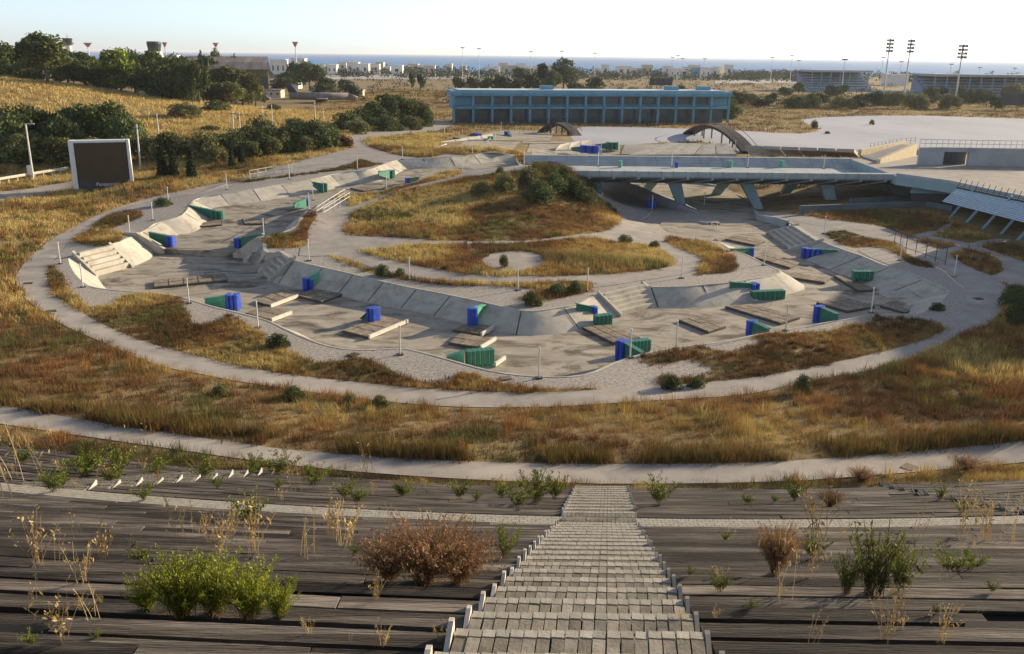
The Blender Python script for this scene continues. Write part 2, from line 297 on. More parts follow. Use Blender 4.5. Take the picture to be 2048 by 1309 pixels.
def resamp(line, step):
    s = np.r_[0, np.cumsum(np.hypot(*np.diff(line, axis=0).T))]; n = max(2, int(s[-1]/step)); u = np.linspace(0, s[-1], n)
    return np.c_[np.interp(u, s, line[:, 0]), np.interp(u, s, line[:, 1])]
BW = 2.0; DEPTH = 1.2; UDEP = 1.1
def bankw(X, Y): return np.where(np.hypot(X+20.6, Y-76.8) < 4.4, .3, np.where((X > 30) & (Y > 55) & (Y < 86), 3.2, BW))
def zfu(y): return -.72+(np.asarray(y)-83.0)*.066
def upt(px, py, dz=0.0):
    z = 0.
    for _ in range(12): z = .4*z+.6*float(zfu(at(px, py, z+dz).y))
    p = at(px, py, z+dz); return p
LAKE = cast([(1490,306),(1700,306),(1840,300),(2300,300),(2600,250),(2048,238),(1860,232),(1700,233),(1600,240),(1640,258),(1600,268),(1480,262),(1380,258),(1200,254),(1150,258),(1150,285),(1260,290),(1400,282)], True, 2)
def build_ground():
    loops = [(poly_path, 1), (poly_low, 1), (poly_up, 1), (FOOT, 1), (LAKE, 1), (ISL, 1), (DISC, 1)]+[(g, 1) for g in grass_in+IPATH+SIDE]
    V = []; E_ = []
    def addloop(L, closed):
        b = len(V); n = len(L); V.extend([Vector((float(p[0]), float(p[1]))) for p in L])
        E_.extend([(b+i, b+i+1) for i in range(n-1)])
        if closed: E_.append((b+n-1, b))
    for L, c in loops: addloop(L, c)
    for line, s in ((cRO, 1), (cRIL, -1), (cUO, -1), (cUI, -1)):          # foot of the banks
        r = resamp(line, 1.5); o1 = offset(r, BW); o2 = offset(r, -BW)
        P_ = poly_low if line is cRO or line is cRIL else poly_up
        for o in (o1, o2):
            k = inpoly(o[:, 0], o[:, 1], P_) & (polydist(o[:, 0], o[:, 1], line) > BW*0.93)
            for i in range(len(o)-1):
                if k[i] and k[i+1]: addloop(o[i:i+2], 0)
    def grid(x0, x1, y0, y1, st, jit=.3, excl=None):
        xs, ys = np.meshgrid(np.arange(x0, x1, st), np.arange(y0, y1, st)); xs = xs.ravel(); ys = ys.ravel()
        xs = xs+NR.uniform(-jit, jit, xs.size)*st; ys = ys+NR.uniform(-jit, jit, ys.size)*st
        if excl: k = ~((xs > excl[0]) & (xs < excl[1]) & (ys > excl[2]) & (ys < excl[3])); xs = xs[k]; ys = ys[k]
        V.extend([Vector((float(a), float(b))) for a, b in zip(xs, ys)])
    grid(-50, 60, 27, 128, 1.25)
    grid(-110, 130, 10, 200, 4, .3, (-50, 60, 27, 128))
    grid(-300, 320, -40, 420, 12, .3, (-110, 130, 10, 200))
    grid(-1200, 1300, -60, 1000, 60, .3, (-300, 320, -40, 420))
    V.extend([Vector(p) for p in ((-1500, -80), (1600, -80), (1600, 1010), (-1500, 880))])
    b = len(V)-4; E_.extend([(b, b+1), (b+1, b+2), (b+2, b+3), (b+3, b)])
    r = geometry.delaunay_2d_cdt(V, E_, [], 1, 1e-4)
    P_ = np.array([(v.x, v.y) for v in r[0]]); Fa = np.array([f for f in r[2] if len(f) == 3])
    C = P_[Fa].mean(1); X, Y = C[:, 0], C[:, 1]
    near = (np.abs(X) < 170) & (Y < 330)
    cls = np.zeros(len(C), int)          # 0 ground 1 path 2 gravel 3 low floor 4 low bank 5 upper floor 6 upper bank 7 lake
    def put(polys, c):
        for p in polys:
            k = near & (X > p[:, 0].min()) & (X < p[:, 0].max()) & (Y > p[:, 1].min()) & (Y < p[:, 1].max())
            i = np.where(k)[0]; cls[i[inpoly(X[i], Y[i], p)]] = c
    near = np.ones(len(C), bool)
    put([LAKE], 7)
    inner = np.vstack([cPI, cast([(1452,424),(1300,372),(1130,350),(1046,330),(1030,311),(989,303),(932,309),(834,315),(765,326),(733,335),(640,345),(520,362),(437,368)], False, 2)])
    put([inner], 2); put([poly_path], 1); put([ISL], 2); put(IPATH, 1); put(SIDE+[FOOT], 1)
    put(grass_in, 0); put([DISC], 1); put([poly_low], 3); put([poly_up], 5)
    for c, lines in ((3, (cRO, cRIL)), (5, (cUO, cUI))):
        i = np.where(cls == c)[0]
        d = np.minimum(polydist(X[i], Y[i], lines[0]), polydist(X[i], Y[i], lines[1])); yy = Y[i]
        bk = d < bankw(X[i], yy); bk &= ~((yy > 88) & (c == 3)); cls[i[bk]] = c+1
    TZ = T(P_[:, 0], P_[:, 1])
    # uneven open ground, away from paved things
    def zlow():
        d = np.full(len(P_), 9.); i = np.unique(Fa[(cls == 3) | (cls == 4)]); p = P_[i]
        d[i] = np.minimum(polydist(p[:, 0], p[:, 1], cRO), polydist(p[:, 0], p[:, 1], cRIL)); w = bankw(P_[:, 0], P_[:, 1])
        t = np.clip(d/w, 0, 1); t = np.where(P_[:, 1] > 88.5, 1, t); return TZ*(1-t)+t*(-DEPTH)
    def zup():
        d = np.full(len(P_), 9.); i = np.unique(Fa[(cls == 5) | (cls == 6)]); p = P_[i]
        d[i] = np.minimum(polydist(p[:, 0], p[:, 1], cUO), polydist(p[:, 0], p[:, 1], cUI)); t = np.clip(d/BW, 0, 1); return TZ*(1-t)+t*zfu(P_[:, 1])
    zl, zu = zlow(), zup()
    spec = [('ground', (0,), TZ, 'soil'), ('path', (1,), TZ+.03, 'path'), ('gravel_shoulder', (2,), TZ, 'gravel'), ('channel_floor', (3,), zl, 'conc'), ('channel_bank', (4,), zl, 'bank'), ('upper_channel_floor', (5,), zu, 'conc'), ('upper_channel_bank', (6,), zu, 'bank'), ('lake_bed', (7,), TZ, 'lake')]
    out = {}
    for name, cs, z, m in spec:
        f = Fa[np.isin(cls, cs)]; u, inv = np.unique(f, return_inverse=True)
        V3 = np.c_[P_[u], z[u]]; f2 = inv.reshape(-1, 3)
        a = V3[f2]; nz = np.cross(a[:, 1]-a[:, 0], a[:, 2]-a[:, 0])[:, 2]; f2[nz < 0] = f2[nz < 0][:, ::-1]
        out[name] = obj(name, mesh_np(name, V3, f2, M[m], smooth=True), None, 'structure')
    return out, P_, Fa, cls
M['lake'] = mat('lake_bed', [(.3, (.31, .325, .36)), (.55, (.38, .39, .425)), (.8, (.43, .44, .47))], 0.06, 9, .9, stretch=(1, .4, 1), dirt=((.25, .23, .21), .05, .55, .8, .5))
G, GP, GF, GC = build_ground()
# ================================================================= GRANDSTAND (timber tiers, paver stairs)
M['wood'] = mat('weathered_timber', [(.30, (.016, .013, .011)), (.5, (.085, .071, .058)), (.70, (.26, .225, .185))], 1.7, 10, .9, .6, 16, stretch=(.25, 4, 4), rnd=.6, dirt=((.045, .037, .03), 2.0, .5, .75, .7))
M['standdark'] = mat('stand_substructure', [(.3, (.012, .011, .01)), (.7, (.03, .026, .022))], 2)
M['paver'] = mat('grey_paver', [(.3, (.155, .138, .112)), (.55, (.26, .235, .19)), (.8, (.36, .33, .275))], 5, 8, .92, .15, 40, rnd=.3, dirt=((.11, .10, .065), 2.2, .5, .75, .6))
M['paver2'] = mat('nosing_paver', [(.3, (.30, .275, .225)), (.7, (.45, .42, .355))], 5, 8, .92, .12, 40, rnd=.15)
M['bed'] = mat('paver_bedding', [(.3, (.05, .043, .033)), (.7, (.10, .086, .066))], 6, 6, .95)
M['fin'] = mat('painted_plate', [(.3, (.42, .39, .32)), (.6, (.62, .58, .50))], 4, 6, .6, dirt=((.25, .2, .14), 6, .55, .75, .7))
M['finshade'] = mat('shaded_plate', [(.3, (.16, .16, .155)), (.7, (.27, .265, .25))], 4, 6, .7)  # shaded copy of the painted plate, for sides the sun misses
SC = (4.5, 129.0); RUN = .81; RISE = .393; LRUN = .93; D_L0, D_L1, Z_L = 19.7, 20.8, 5.61
def arc(x, r): return SC[1]-math.sqrt(max(r*r-(x-SC[0])**2, 1))
tiers = []
for i in range(20): tiers.append((D_L0-(i+1)*RUN, D_L0-i*RUN, Z_L+RISE*(i+1)))
for j in range(11): tiers.append((D_L1+j*LRUN, D_L1+(j+1)*LRUN, Z_L-RISE*(j+1)))
def st_line(p0, p1):
    return lambda d: p0[0]+(p1[0]-p0[0])*(d-p0[1])/(p1[1]-p0[1])
_rt = at(2034, 990, 5.6); _rb = at(1772, 966, 1.6)
stairs = [dict(f=st_line((.5, 5.5), (3.5, 31)), up=True, w=.96), dict(f=st_line((-12.8, 21.5), (-10.2, 31.1)), up=False, w=.96), dict(f=st_line((_rt.x+1, 21.0), (_rb.x+1, 30.8)), up=False, w=.96)]
stand = empty('grandstand', (3.5, 19, 0), 0, 'weathered timber grandstand with long plank tiers stepping down to the course', 'grandstand')
def rel(o, par): o.parent = par; o.matrix_parent_inverse = Matrix.Translation(par.location).inverted() if not any(par.rotation_euler) else par.matrix_basis.inverted(); return o
# dark stepped substructure
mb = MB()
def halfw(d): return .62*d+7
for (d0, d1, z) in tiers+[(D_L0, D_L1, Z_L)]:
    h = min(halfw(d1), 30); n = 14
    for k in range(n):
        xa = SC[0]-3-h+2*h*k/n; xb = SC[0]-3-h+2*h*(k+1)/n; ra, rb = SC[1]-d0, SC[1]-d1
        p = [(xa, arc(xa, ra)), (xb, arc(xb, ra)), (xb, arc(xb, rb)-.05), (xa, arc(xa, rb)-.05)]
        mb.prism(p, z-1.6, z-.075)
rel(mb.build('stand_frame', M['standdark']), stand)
unit = MB().box((0, 0, 0), (1, 1, 1)).mesh('plank', M['wood'])
def gaps(d):
    g = []
    for s in stairs:
        if s['up'] or d > D_L1-.1: c = s['f'](d); g.append((c-s['w']-.06, c+s['w']+.06))
    return sorted(g)
planks = []
for (d0, d1, z) in tiers:
    for q in range(3):
        dm = d1-.10-q*.245; r = SC[1]-dm; h = min(.60*dm+4, 26); x = SC[0]-3-h-R_.uniform(0, 3); end = SC[0]-3+h+2
        edges = [e for g in gaps(dm) for e in g]; ivs = []; cur = x
        for a, b in gaps(dm): ivs.append((cur, a)); cur = b
        ivs.append((cur, end))
        for a, b in ivs:
            c = a
            while c < b-.15:
                L = min(R_.uniform(2.4, 4.2), b-c)
                if b-c-L < .8: L = b-c
                if R_.random() > .005: planks.append((c+L/2, dm, r, z, L-.012, q))
                c += L
def plank_mat(p):
    x, dm, r, z, L, q = p; y = arc(x, r); ang = math.atan2(x-SC[0], math.sqrt(r*r-(x-SC[0])**2))
    return Matrix.Translation((x, y, z-.03+R_.gauss(0, .006))) @ Matrix.Rotation(ang+R_.gauss(0, .002), 4, 'Z') @ Matrix.Rotation(R_.gauss(0, .008), 4, 'X') @ Matrix.Rotation(R_.gauss(0, .0018), 4, 'Y') @ Matrix.Diagonal((L, R_.uniform(.178, .196), .06, 1))
def vis(p):
    u, v = proj(p[0], arc(p[0], p[2]), p[3]); return -200 < u < 2250 and v < 1400
planks = [p for p in planks if vis(p)]
planks.sort(key=lambda p: p[0]**2+p[1]**2+(H-p[3])**2)
for p in planks[:300]:
    o = obj('plank', unit); o.matrix_world = plank_mat(p); rel(o, stand)
def boxes_np(mats, name, m):
    B = np.array([(-.5, -.5, -.5), (.5, -.5, -.5), (.5, .5, -.5), (-.5, .5, -.5), (-.5, -.5, .5), (.5, -.5, .5), (.5, .5, .5), (-.5, .5, .5), ]); Fq = np.array([(3, 2, 1, 0), (4, 5, 6, 7), (0, 1, 5, 4), (1, 2, 6, 5), (2, 3, 7, 6), (3, 0, 4, 7)])
    A = np.array([np.array(a) for a in mats]); V = np.einsum('nij,kj->nki', A[:, :3, :3], B)+A[:, None, :3, 3]
    Fx = Fq[None]+8*np.arange(len(A))[:, None, None]; return mesh_np(name, V.reshape(-1, 3), Fx.reshape(-1, 4), m)
M['wood2'] = mat('weathered_timber_far', [(.30, (.02, .016, .013)), (.5, (.09, .076, .062)), (.70, (.25, .215, .18))], 1.4, 9, .88, .4, 10, stretch=(.25, 4, 4), dirt=((.055, .045, .035), 2.0, .5, .75, .7))
o = obj('plank_field', boxes_np([plank_mat(p) for p in planks[300:]], 'plank_field', M['wood2']), None, 'stuff'); rel(o, stand)
# landing course of bricks
bl = []
for q in range(10):
    dm = D_L0+.07+q*.106; r = SC[1]-dm; x = -19+(.1 if q % 2 else 0)
    while x < 22:
        bl.append(Matrix.Translation((x, arc(x, r), Z_L-.03+R_.gauss(0, .0008))) @ Matrix.Rotation(math.atan2(x-SC[0], math.sqrt(r*r-(x-SC[0])**2))+R_.gauss(0, .01), 4, 'Z') @ Matrix.Diagonal((.196, .099, .06, 1))); x += .207
rel(obj('paver_strip', boxes_np(bl, 'paver_strip', M['paver2']), None, 'stuff'), stand)
# stairs
pav = MB().box((0, 0, 0), (1, 1, 1)).mesh('paver', M['paver']); pav2 = pav.copy(); pav2.materials.clear(); pav2.materials.append(M['paver2'])
names = ['wide central stairway of grey pavers between the timber tiers, running down to the course', 'lower paver stairway with a row of white triangular plates on the left of the stand', 'lower stairway with dark side plates at the right edge of the stand']
for si, s in enumerate(stairs):
    st = empty('stairway', (s['f'](26), 26, 2), 0, names[si], 'stairs')
    P_ = []; base = MB(); fins = []
    for (d0, d1, z) in (tiers if s['up'] else tiers[20:]):
        slope = s['f'](1)-s['f'](0); ang = -math.atan(slope)
        yo = lambda d: arc(s['f'](d), SC[1]-d)-d
        off = yo(d1)
        for q, (a, dep) in enumerate(((.055, .10), (.215, .20), (.425, .20), (.635, .20))):
            d = d1-a; c = s['f'](d); n = 18; wd = 2*s['w']/n
            for k in range(n):
                if R_.random() < .004: continue
                xx = -s['w']+wd*(k+.5)+R_.gauss(0, .0025)
                P_.append((Matrix.Translation((c+xx, d+off+.02, z+.012+R_.gauss(0, .0022))) @ Matrix.Rotation(ang+R_.gauss(0, .01), 4, 'Z') @ Matrix.Rotation(R_.gauss(0, .003), 4, 'X') @ Matrix.Diagonal((wd-.010, dep-.012, .075, 1)), q))
        c = s['f']((d0+d1)/2)
        base.box((c, (d0+d1)/2+off, z-.26), (2*s['w']-.02, d1-d0, .47), ang)
        for sg in ((-1, 1), (1,), (-1,))[si]:
            fx = lambda d: s['f'](d)+sg*(s['w']+.03)
            m_ = MB(); y0, y1 = d1+off-.34, d1+off+.02; x0, x1 = fx(d1-.34), fx(d1)
            fh_ = R_.uniform(.08, .19) if (si < 2 and not (si == 0 and sg > 0)) else R_.uniform(.06, .13); pr = [(0, 0), (1, 0), (1, fh_), (.86, fh_)]
            for dx in (-.02, .02):
                for (u, hh) in pr: m_.v.append((x0+(x1-x0)*u+dx, y0+(y1-y0)*u, z-.02+hh))
            m_.f = [(0, 1, 2, 3), (7, 6, 5, 4), (0, 4, 5, 1), (1, 5, 6, 2), (2, 6, 7, 3), (3, 7, 4, 0)]
            fins.append((m_, sg))
    if s['up']:
        for q in range(5):
            d = D_L0+.1+q*.2; c = s['f'](d)
            for k in range(18): P_.append((Matrix.Translation((c-s['w']+2*s['w']/18*(k+.5), d+.02, Z_L+.012+R_.gauss(0, .003))) @ Matrix.Rotation(R_.gauss(-.05, .008), 4, 'Z') @ Matrix.Diagonal((2*s['w']/18-.008, .19, .07, 1)), 1))
    P_ = [p for p in P_ if proj(*p[0].translation)[1] < 1420 and -100 < proj(*p[0].translation)[0] < 2150]
    P_.sort(key=lambda p: (p[0].translation-Vector((0, 0, H))).length+(0 if p[1] < 2 else 30))
    k = 300 if si == 0 else 0
    for mm, q in P_[:k]:
        o = obj('paver', pav2 if q == 0 else pav); o.matrix_world = mm; rel(o, st)
    for nm, sel, mt in (('paver_field', lambda q: q > 0, M['paver'] if si < 2 else M['wood2']), ('nosing_field', lambda q: q == 0, M['paver2'] if si == 0 else M['paver'] if si == 1 else M['wood2'])):
        L = [mm for mm, q in P_[k:] if sel(q)]
        if L: rel(obj(nm, boxes_np(L, nm, mt), None, 'stuff'), st)
    rel(base.build('stair_base', M['bed']), st)
    for f, sg in fins:
        u, v = proj(*f.v[0])
        if -50 < u < 2100 and v < 1420: rel(f.build('side_plate', M['fin'] if (si == 1 or (si == 0 and sg < 0)) else M['finshade']), st)
# ================================================================= COURSE STRUCTURES
M['cblue'] = mat('bridge_concrete', [(.3, (.30, .33, .335)), (.55, (.40, .43, .43)), (.8, (.47, .50, .49))], .6, 9, .8, .1, 8, dirt=((.16, .16, .15), .5, .56, .8, .5))
M['teal'] = mat('teal_concrete', [(.3, (.22, .33, .35)), (.6, (.30, .42, .43)), (.8, (.36, .47, .47))], .5, 8, .75, .08, 8, dirt=((.14, .17, .17), .5, .56, .8, .5))
M['cdark'] = mat('shade_dark_concrete', [(.3, (.10, .13, .138)), (.7, (.17, .205, .212))], .6, 7, .85)  # darker copy of the bridge concrete, paints shade on undersides
M['blue'] = mat('blue_plastic', [(.3, (.008, .04, .34)), (.7, (.02, .085, .50))], 3, 6, .45, spec=.4, dirt=((.12, .13, .16), 2.2, .52, .72, .6))
M['green'] = mat('green_plastic', [(.3, (.07, .32, .19)), (.7, (.14, .45, .28))], 3, 6, .5, spec=.35, dirt=((.16, .2, .15), 2.2, .52, .72, .6))
M['dgreen'] = mat('dark_green_plastic', [(.3, (.018, .13, .09)), (.7, (.04, .19, .13))], 3, 6, .5, spec=.35, dirt=((.10, .12, .10), 2.2, .52, .72, .6))
M['deck'] = mat('deck_timber', [(.3, (.14, .112, .082)), (.55, (.27, .222, .165)), (.8, (.39, .33, .26))], 2.5, 8, .85, .2, 14, rnd=.15)
M['beam'] = mat('pale_beam', [(.3, (.50, .46, .38)), (.7, (.66, .62, .54))], 3, 6, .75)
M['steel'] = mat('galvanised_steel', [(.3, (.38, .38, .37)), (.7, (.52, .52, .51))], 4, 4, .45, metal=.4)
M['dsteel'] = mat('dark_steel', [(.3, (.04, .045, .05)), (.7, (.08, .085, .09))], 4, 4, .5)
M['post'] = mat('white_post', [(.3, (.56, .54, .48)), (.7, (.72, .70, .64))], 3, 5, .6)
M['drift'] = mat('dark_silt', [(.3, (.05, .04, .03)), (.7, (.10, .08, .06))], 2)
def bz(px, py, low=True): return at(px, py, -DEPTH) if low else upt(px, py)
def rim_normal(p0, p1, poly):
    m = (p0+p1)/2; d = (p1-p0); n = Vector((-d.y, d.x, 0)).normalized()
    return n if bool(inpoly(np.array([m.x+n.x*1.2]), np.array([m.y+n.y*1.2]), poly)[0]) else -n
# --- concrete slabs lining the banks (joints recessed between them)
def slabs(line, poly, parent, d_hi, i0=0, i1=None, step=2.9, mat_=None, depth=DEPTH, floor=None):
    r = resamp(line[i0:i1], step); t = np.gradient(r, axis=0); t /= np.linalg.norm(t, axis=1)[:, None]; nn = np.c_[-t[:, 1], t[:, 0]]
    pr = r+nn*.8; sgn = np.where(inpoly(pr[:, 0], pr[:, 1], poly), 1, -1); nn = nn*np.median(sgn)
    for i in range(len(r)-1):
        for (a, b) in ((.06, .50), (.52, .97)):
            g = .018
            A0, A1 = r[i]+(r[i+1]-r[i])*g, r[i]+(r[i+1]-r[i])*(1-g); N0, N1 = nn[i], nn[i+1]
            P_ = [A0+N0*a*d_hi, A1+N1*a*d_hi, A1+N1*b*d_hi, A0+N0*b*d_hi]
            if not all(inpoly(np.array([q[0] for q in P_]), np.array([q[1] for q in P_]), poly)): continue
            dd = polydist(np.array([q[0] for q in P_]), np.array([q[1] for q in P_]), line)
            if np.any(np.abs(dd-np.array([a, a, b, b])*d_hi) > .35): continue
            zt = [Tz(*q) for q in P_]; fr = [a, a, b, b]
            z = [(zz*(1-f)+f*floor if floor is not None else zz*(1-f)+f*float(zfu(qq[1])))+.035 for zz, f, qq in zip(zt, fr, P_)]
            m_ = MB().prism([tuple(q) for q in P_], [q-.06 for q in z], z)
            m_.build('slab', mat_ or M['bank'], parent)
            if a < .1:
                e0, e1 = r[i]+N0*.05*d_hi, r[i]+N0*.97*d_hi; zz0, zz1 = [((Tz(*e)*(1-f)+f*floor) if floor is not None else Tz(*e)*(1-f)+f*float(zfu(e[1])))+.018 for e, f in ((e0, .05), (e1, .97))]; tv = t[i]*.05
                MB().quad((*(e0-tv), zz0), (*(e0+tv), zz0), (*(e1+tv), zz1), (*(e1-tv), zz1)).build('joint_strip', M['joint'], parent)
slabs(cRIL, poly_low, G['channel_bank'], BW, nearest(cRIL, on(592,522)), nearest(cRIL, on(1190,590)), floor=-DEPTH)
slabs(cRIL, poly_low, G['channel_bank'], BW, nearest(cRIL, on(1305,574)), nearest(cRIL, on(1555,545)), floor=-DEPTH)
slabs(cRO, poly_low, G['channel_bank'], 3.2, nearest(cRO, on(1890,583)), nearest(cRO, on(1655,488)), step=3.4, floor=-DEPTH)
slabs(cUO, poly_up, G['upper_channel_bank'], BW, 2, len(cUO)-3, step=3.6, depth=UDEP)
# --- kerbs along the rims
def ribbon(name, line, w, h, m, par=None, kind='structure', dz=0.0, down=.1):
    r = resamp(line, .9); t = np.gradient(r, axis=0); t /= np.linalg.norm(t, axis=1)[:, None]; nn = np.c_[-t[:, 1], t[:, 0]]
    z = T(r[:, 0], r[:, 1])+dz; mb = MB()
    L, Rr = r+nn*w/2, r-nn*w/2; n = len(r)
    for i in range(n): mb.v += [(*L[i], z[i]-down), (*L[i], z[i]+h), (*Rr[i], z[i]+h), (*Rr[i], z[i]-down)]
    for i in range(n-1):
        a = 4*i
        for k in range(3): mb.f.append((a+k, a+k+1, a+k+5, a+k+4))
    o = mb.build(name, m, par); o['kind'] = kind; return o
for L_ in (cRO[nearest(cRO, on(176,575)):nearest(cRO, on(1835,626))], cRO[nearest(cRO, on(1898,586)):nearest(cRO, on(1545,434))], cRIL[nearest(cRIL, on(592,522)):nearest(cRIL, on(1190,592))], cRIL[nearest(cRIL, on(1302,574)):nearest(cRIL, on(1440,486))], cUO[:-2], cUI[:-2]):
    ribbon('rim_kerb', L_, .16, .025, M['bank'])
ribbon('channel_wall', cRO[nearest(cRO, on(1580,446)):], .3, .12, M['cblue'], down=1.4); ribbon('channel_wall', cRIL[nearest(cRIL, on(1345,440)):nearest(cRIL, on(1441,446))], .3, .1, M['cblue'], down=1.4)
ribbon('channel_wall', cRIL[:nearest(cRIL, on(560,505))+1], .3, .05, M['bank'], down=2.0)
# --- weir
WA, WB = on(268,472), on(529,477); wd = (WB-WA); wl = wd.length; wu = wd/wl; wn = Vector((wu.y, -wu.x, 0))
weir = empty('weir', ((WA+WB)/2), 0, 'low concrete weir wall with a pier at each end, dividing upper and lower pools', 'weir')
def wallpoly(prof, t, off=0.0):           # profile of (s,z) along the weir, thickness t
    m_ = MB(); n = len(prof)
    for k in (0, 1):
        for (s_, z) in prof: q = WA+wu*s_+wn*(off+t*(k-.5)); m_.v.append((q.x, q.y, z))
    m_.f = [tuple(range(n)), tuple(reversed(range(n, 2*n)))]+[(i, i+n, (i+1) % n+n, (i+1) % n) for i in range(n)]; return m_
def uz(s_): q = WA+wu*s_; return float(zfu(q.y))
rel(wallpoly([(1.6, -2.2), (wl-1.6, -2.2), (wl-1.6, uz(wl/2)+.06), (1.6, uz(wl/2)+.06)], .30).build('crest_wall', M['conc']), weir)
rel(wallpoly([(-1.2, -2.2), (3.0, -2.2), (3.0, uz(2.6)+.02), (.35, .72), (-.9, .72)], .36).build('pier', M['bank']), weir)
rel(wallpoly([(wl-3.0, -2.2), (wl+.4, -2.2), (wl+.4, .82), (wl-.2, .85), (wl-.8, .72), (wl-1.4, .35), (wl-2.0, -.15), (wl-2.5, -.45), (wl-3.0, uz(wl-3)+.05)], .9).build('pier', M['bank']), weir)
# lit flank wall at the left of the weir
q0, q1 = on(262,474), on(238,484)
# --- stepped access flights down the banks
def bank_steps(p0, p1, poly, label, n=5, floor=-DEPTH, w=BW):
    nr = rim_normal(p0, p1, poly); t = empty('bank_steps', p0, 0, label, 'steps'); u = (p1-p0); L = u.length; u = u/L; rz = math.atan2(u.y, u.x); mid = (p0+p1)/2; zt = mid.z
    dz = (zt+.02-floor)/n
    for k in range(n):
        c = mid+nr*(w/n*(k+.5)); z1 = zt+.05-dz*k
        rel(MB().box((c.x, c.y, z1-.45+dz*.25), (L-.35, w/n*.96, .9), rz).build('step', M['bank']), t)
    for e in (p0, p1):
        a = Vector((e.x, e.y, zt))+nr*-.15; b = Vector((e.x, e.y, floor))+nr*(w+.25)
        m_ = MB(); s_ = u*.14
        for sg in (-1, 1):
            for q, z in ((a, zt-.9), (b, floor-.3), (b, floor+.22), (a, zt+.30)): p = q+s_*sg; m_.v.append((p.x, p.y, z))
        m_.f = [(0, 1, 2, 3), (7, 6, 5, 4), (0, 4, 5, 1), (1, 5, 6, 2), (2, 6, 7, 3), (3, 7, 4, 0)]
        rel(m_.build('cheek_wall', M['bank']), t)
bank_steps(on(150,513), on(222,489), poly_low, 'sunlit concrete steps down the outer bank at the far left bend', 5)
bank_steps(on(566,503), on(588,520), poly_low, 'shaded concrete steps down the island bank beside the weir', 5)
bank_steps(on(1200,590), on(1287,570), poly_low, 'broad sunlit concrete steps descending from the island path in mid course', 5)
bank_steps(on(1594,454), on(1644,482), poly_low, 'shaded concrete steps on the outer bank near the bridge', 5, w=3.0)
# --- decks lying on the channel floor
def deck(c, label, zf=None, th=.3, nx=4, ny=3, mt='deck', beam=False, low=True):
    P_ = []
    for (a, b) in c:
        p = at(a, b, -DEPTH+th) if low else upt(a, b, th); P_.append(p)
    z0 = min(p.z for p in P_)-th; ctr = sum(P_, Vector())/4
    t = empty('floor_deck', (ctr.x, ctr.y, z0), 0, label, 'deck')
    rel(MB().prism([(p.x, p.y) for p in P_], [p.z-th-.05 for p in P_], [p.z-.05 for p in P_]).build('base', M['joint']), t)
    f = lambda u, v: P_[0].lerp(P_[1], u).lerp(P_[3].lerp(P_[2], u), v)
    for i in range(nx):
        for j in range(ny):
            g = .05; u0, u1, v0, v1 = (i+g/1.5)/nx, (i+1-g/1.5)/nx, (j+g)/ny, (j+1-g)/ny
            q = [f(u0, v0), f(u1, v0), f(u1, v1), f(u0, v1)]; e = R_.uniform(-.008, .012)
            rel(MB().prism([(p.x, p.y) for p in q], [p.z-.12 for p in q], [p.z+e for p in q]).build('panel', M[mt]), t)
    if beam:
        a, b = P_[1], P_[2]; rel(MB().extr([(-.07, -.16), (.07, -.16), (.07, .1), (-.07, .1)], a+Vector((0, 0, .02)), b+Vector((0, 0, .02))).build('edge_beam', M['beam']), t)
DK = [([(307,574),(455,560),(450,546),(307,560)], 'long brown timber deck on the floor below the weir', 1, 5, 2, 0),
([(684,661),(738,674),(815,642),(757,630)], 'square timber deck under the lone blue block in mid channel', 1, 3, 4, 1),
([(897,685),(961,695),(991,677),(920,666)], 'timber deck just behind the green finned block at the near rim', 1, 3, 2, 1),
([(905,659),(963,669),(994,650),(932,648)], 'timber deck at the foot of the tall thin blue block', 1, 3, 2, 1),
([(950,716),(990,729),(1010,715),(975,706)], 'small timber deck beside the green finned block at the near rim', 1, 2, 2, 1),
([(1162,653),(1226,685),(1281,675),(1222,649)], 'timber deck below the blocks left of the broad sunlit steps', 1, 4, 3, 0),
([(1356,639),(1417,663),(1452,652),(1409,631)], 'pale tiled deck alone on the floor right of the broad steps', 1, 4, 3, 0),
([(1450,612),(1561,646),(1600,634),(1512,610)], 'wide timber deck in front of the finned block on the right', 1, 5, 3, 0),
([(1633,604),(1695,622),(1750,612),(1687,593)], 'timber deck beyond the blue wedge near the right rim', 1, 4, 3, 0),
([(1760,610),(1812,625),(1836,614),(1789,599)], 'bleached slatted deck at the far right end of the channel', 1, 4, 3, 0),
([(1668,551),(1716,581),(1753,579),(1690,550)], 'long narrow deck below the green block on the right bank', 1, 5, 1, 0),
([(510,602),(541,612),(595,592),(562,578)], 'timber deck with a pale edge beam right of the bright green wedge', 1, 3, 3, 1),
([(590,590),(643,603),(688,587),(640,575)], 'dark timber deck under the tilted blue block at the island bank', 1, 3, 3, 0),
([(490,626),(543,640),(583,625),(532,612)], 'timber deck with a pale edge beam at the near rim, left', 1, 3, 2, 1),
([(394,447),(400,453),(444,449),(444,440)], 'small pale deck beside the dark green wedge of the upper channel', 0, 3, 1, 0),
([(483,437),(487,447),(530,447),(528,437)], 'brown timber deck in the middle of the upper channel', 0, 3, 1, 0),
([(700,376),(728,382),(768,376),(735,371)], 'dark flat deck on the upper channel floor near the island path', 0, 3, 2, 0),
([(1450,478),(1510,490),(1530,482),(1470,470)], 'timber deck strewn with silt on the floor right of the island', 1, 4, 2, 0),
([(1510,515),(1580,535),(1600,525),(1540,505)], 'weathered deck between the two blue blocks right of the island', 1, 4, 2, 0),
([(1565,552),(1650,565),(1660,556),(1590,545)], 'low dark deck off the right tip of the island', 1, 4, 1, 0)]
for c, lb, low, nx, ny, bm in DK: deck(c, lb, nx=nx, ny=ny, beam=bool(bm), low=bool(low), th=.2 if low else .16)
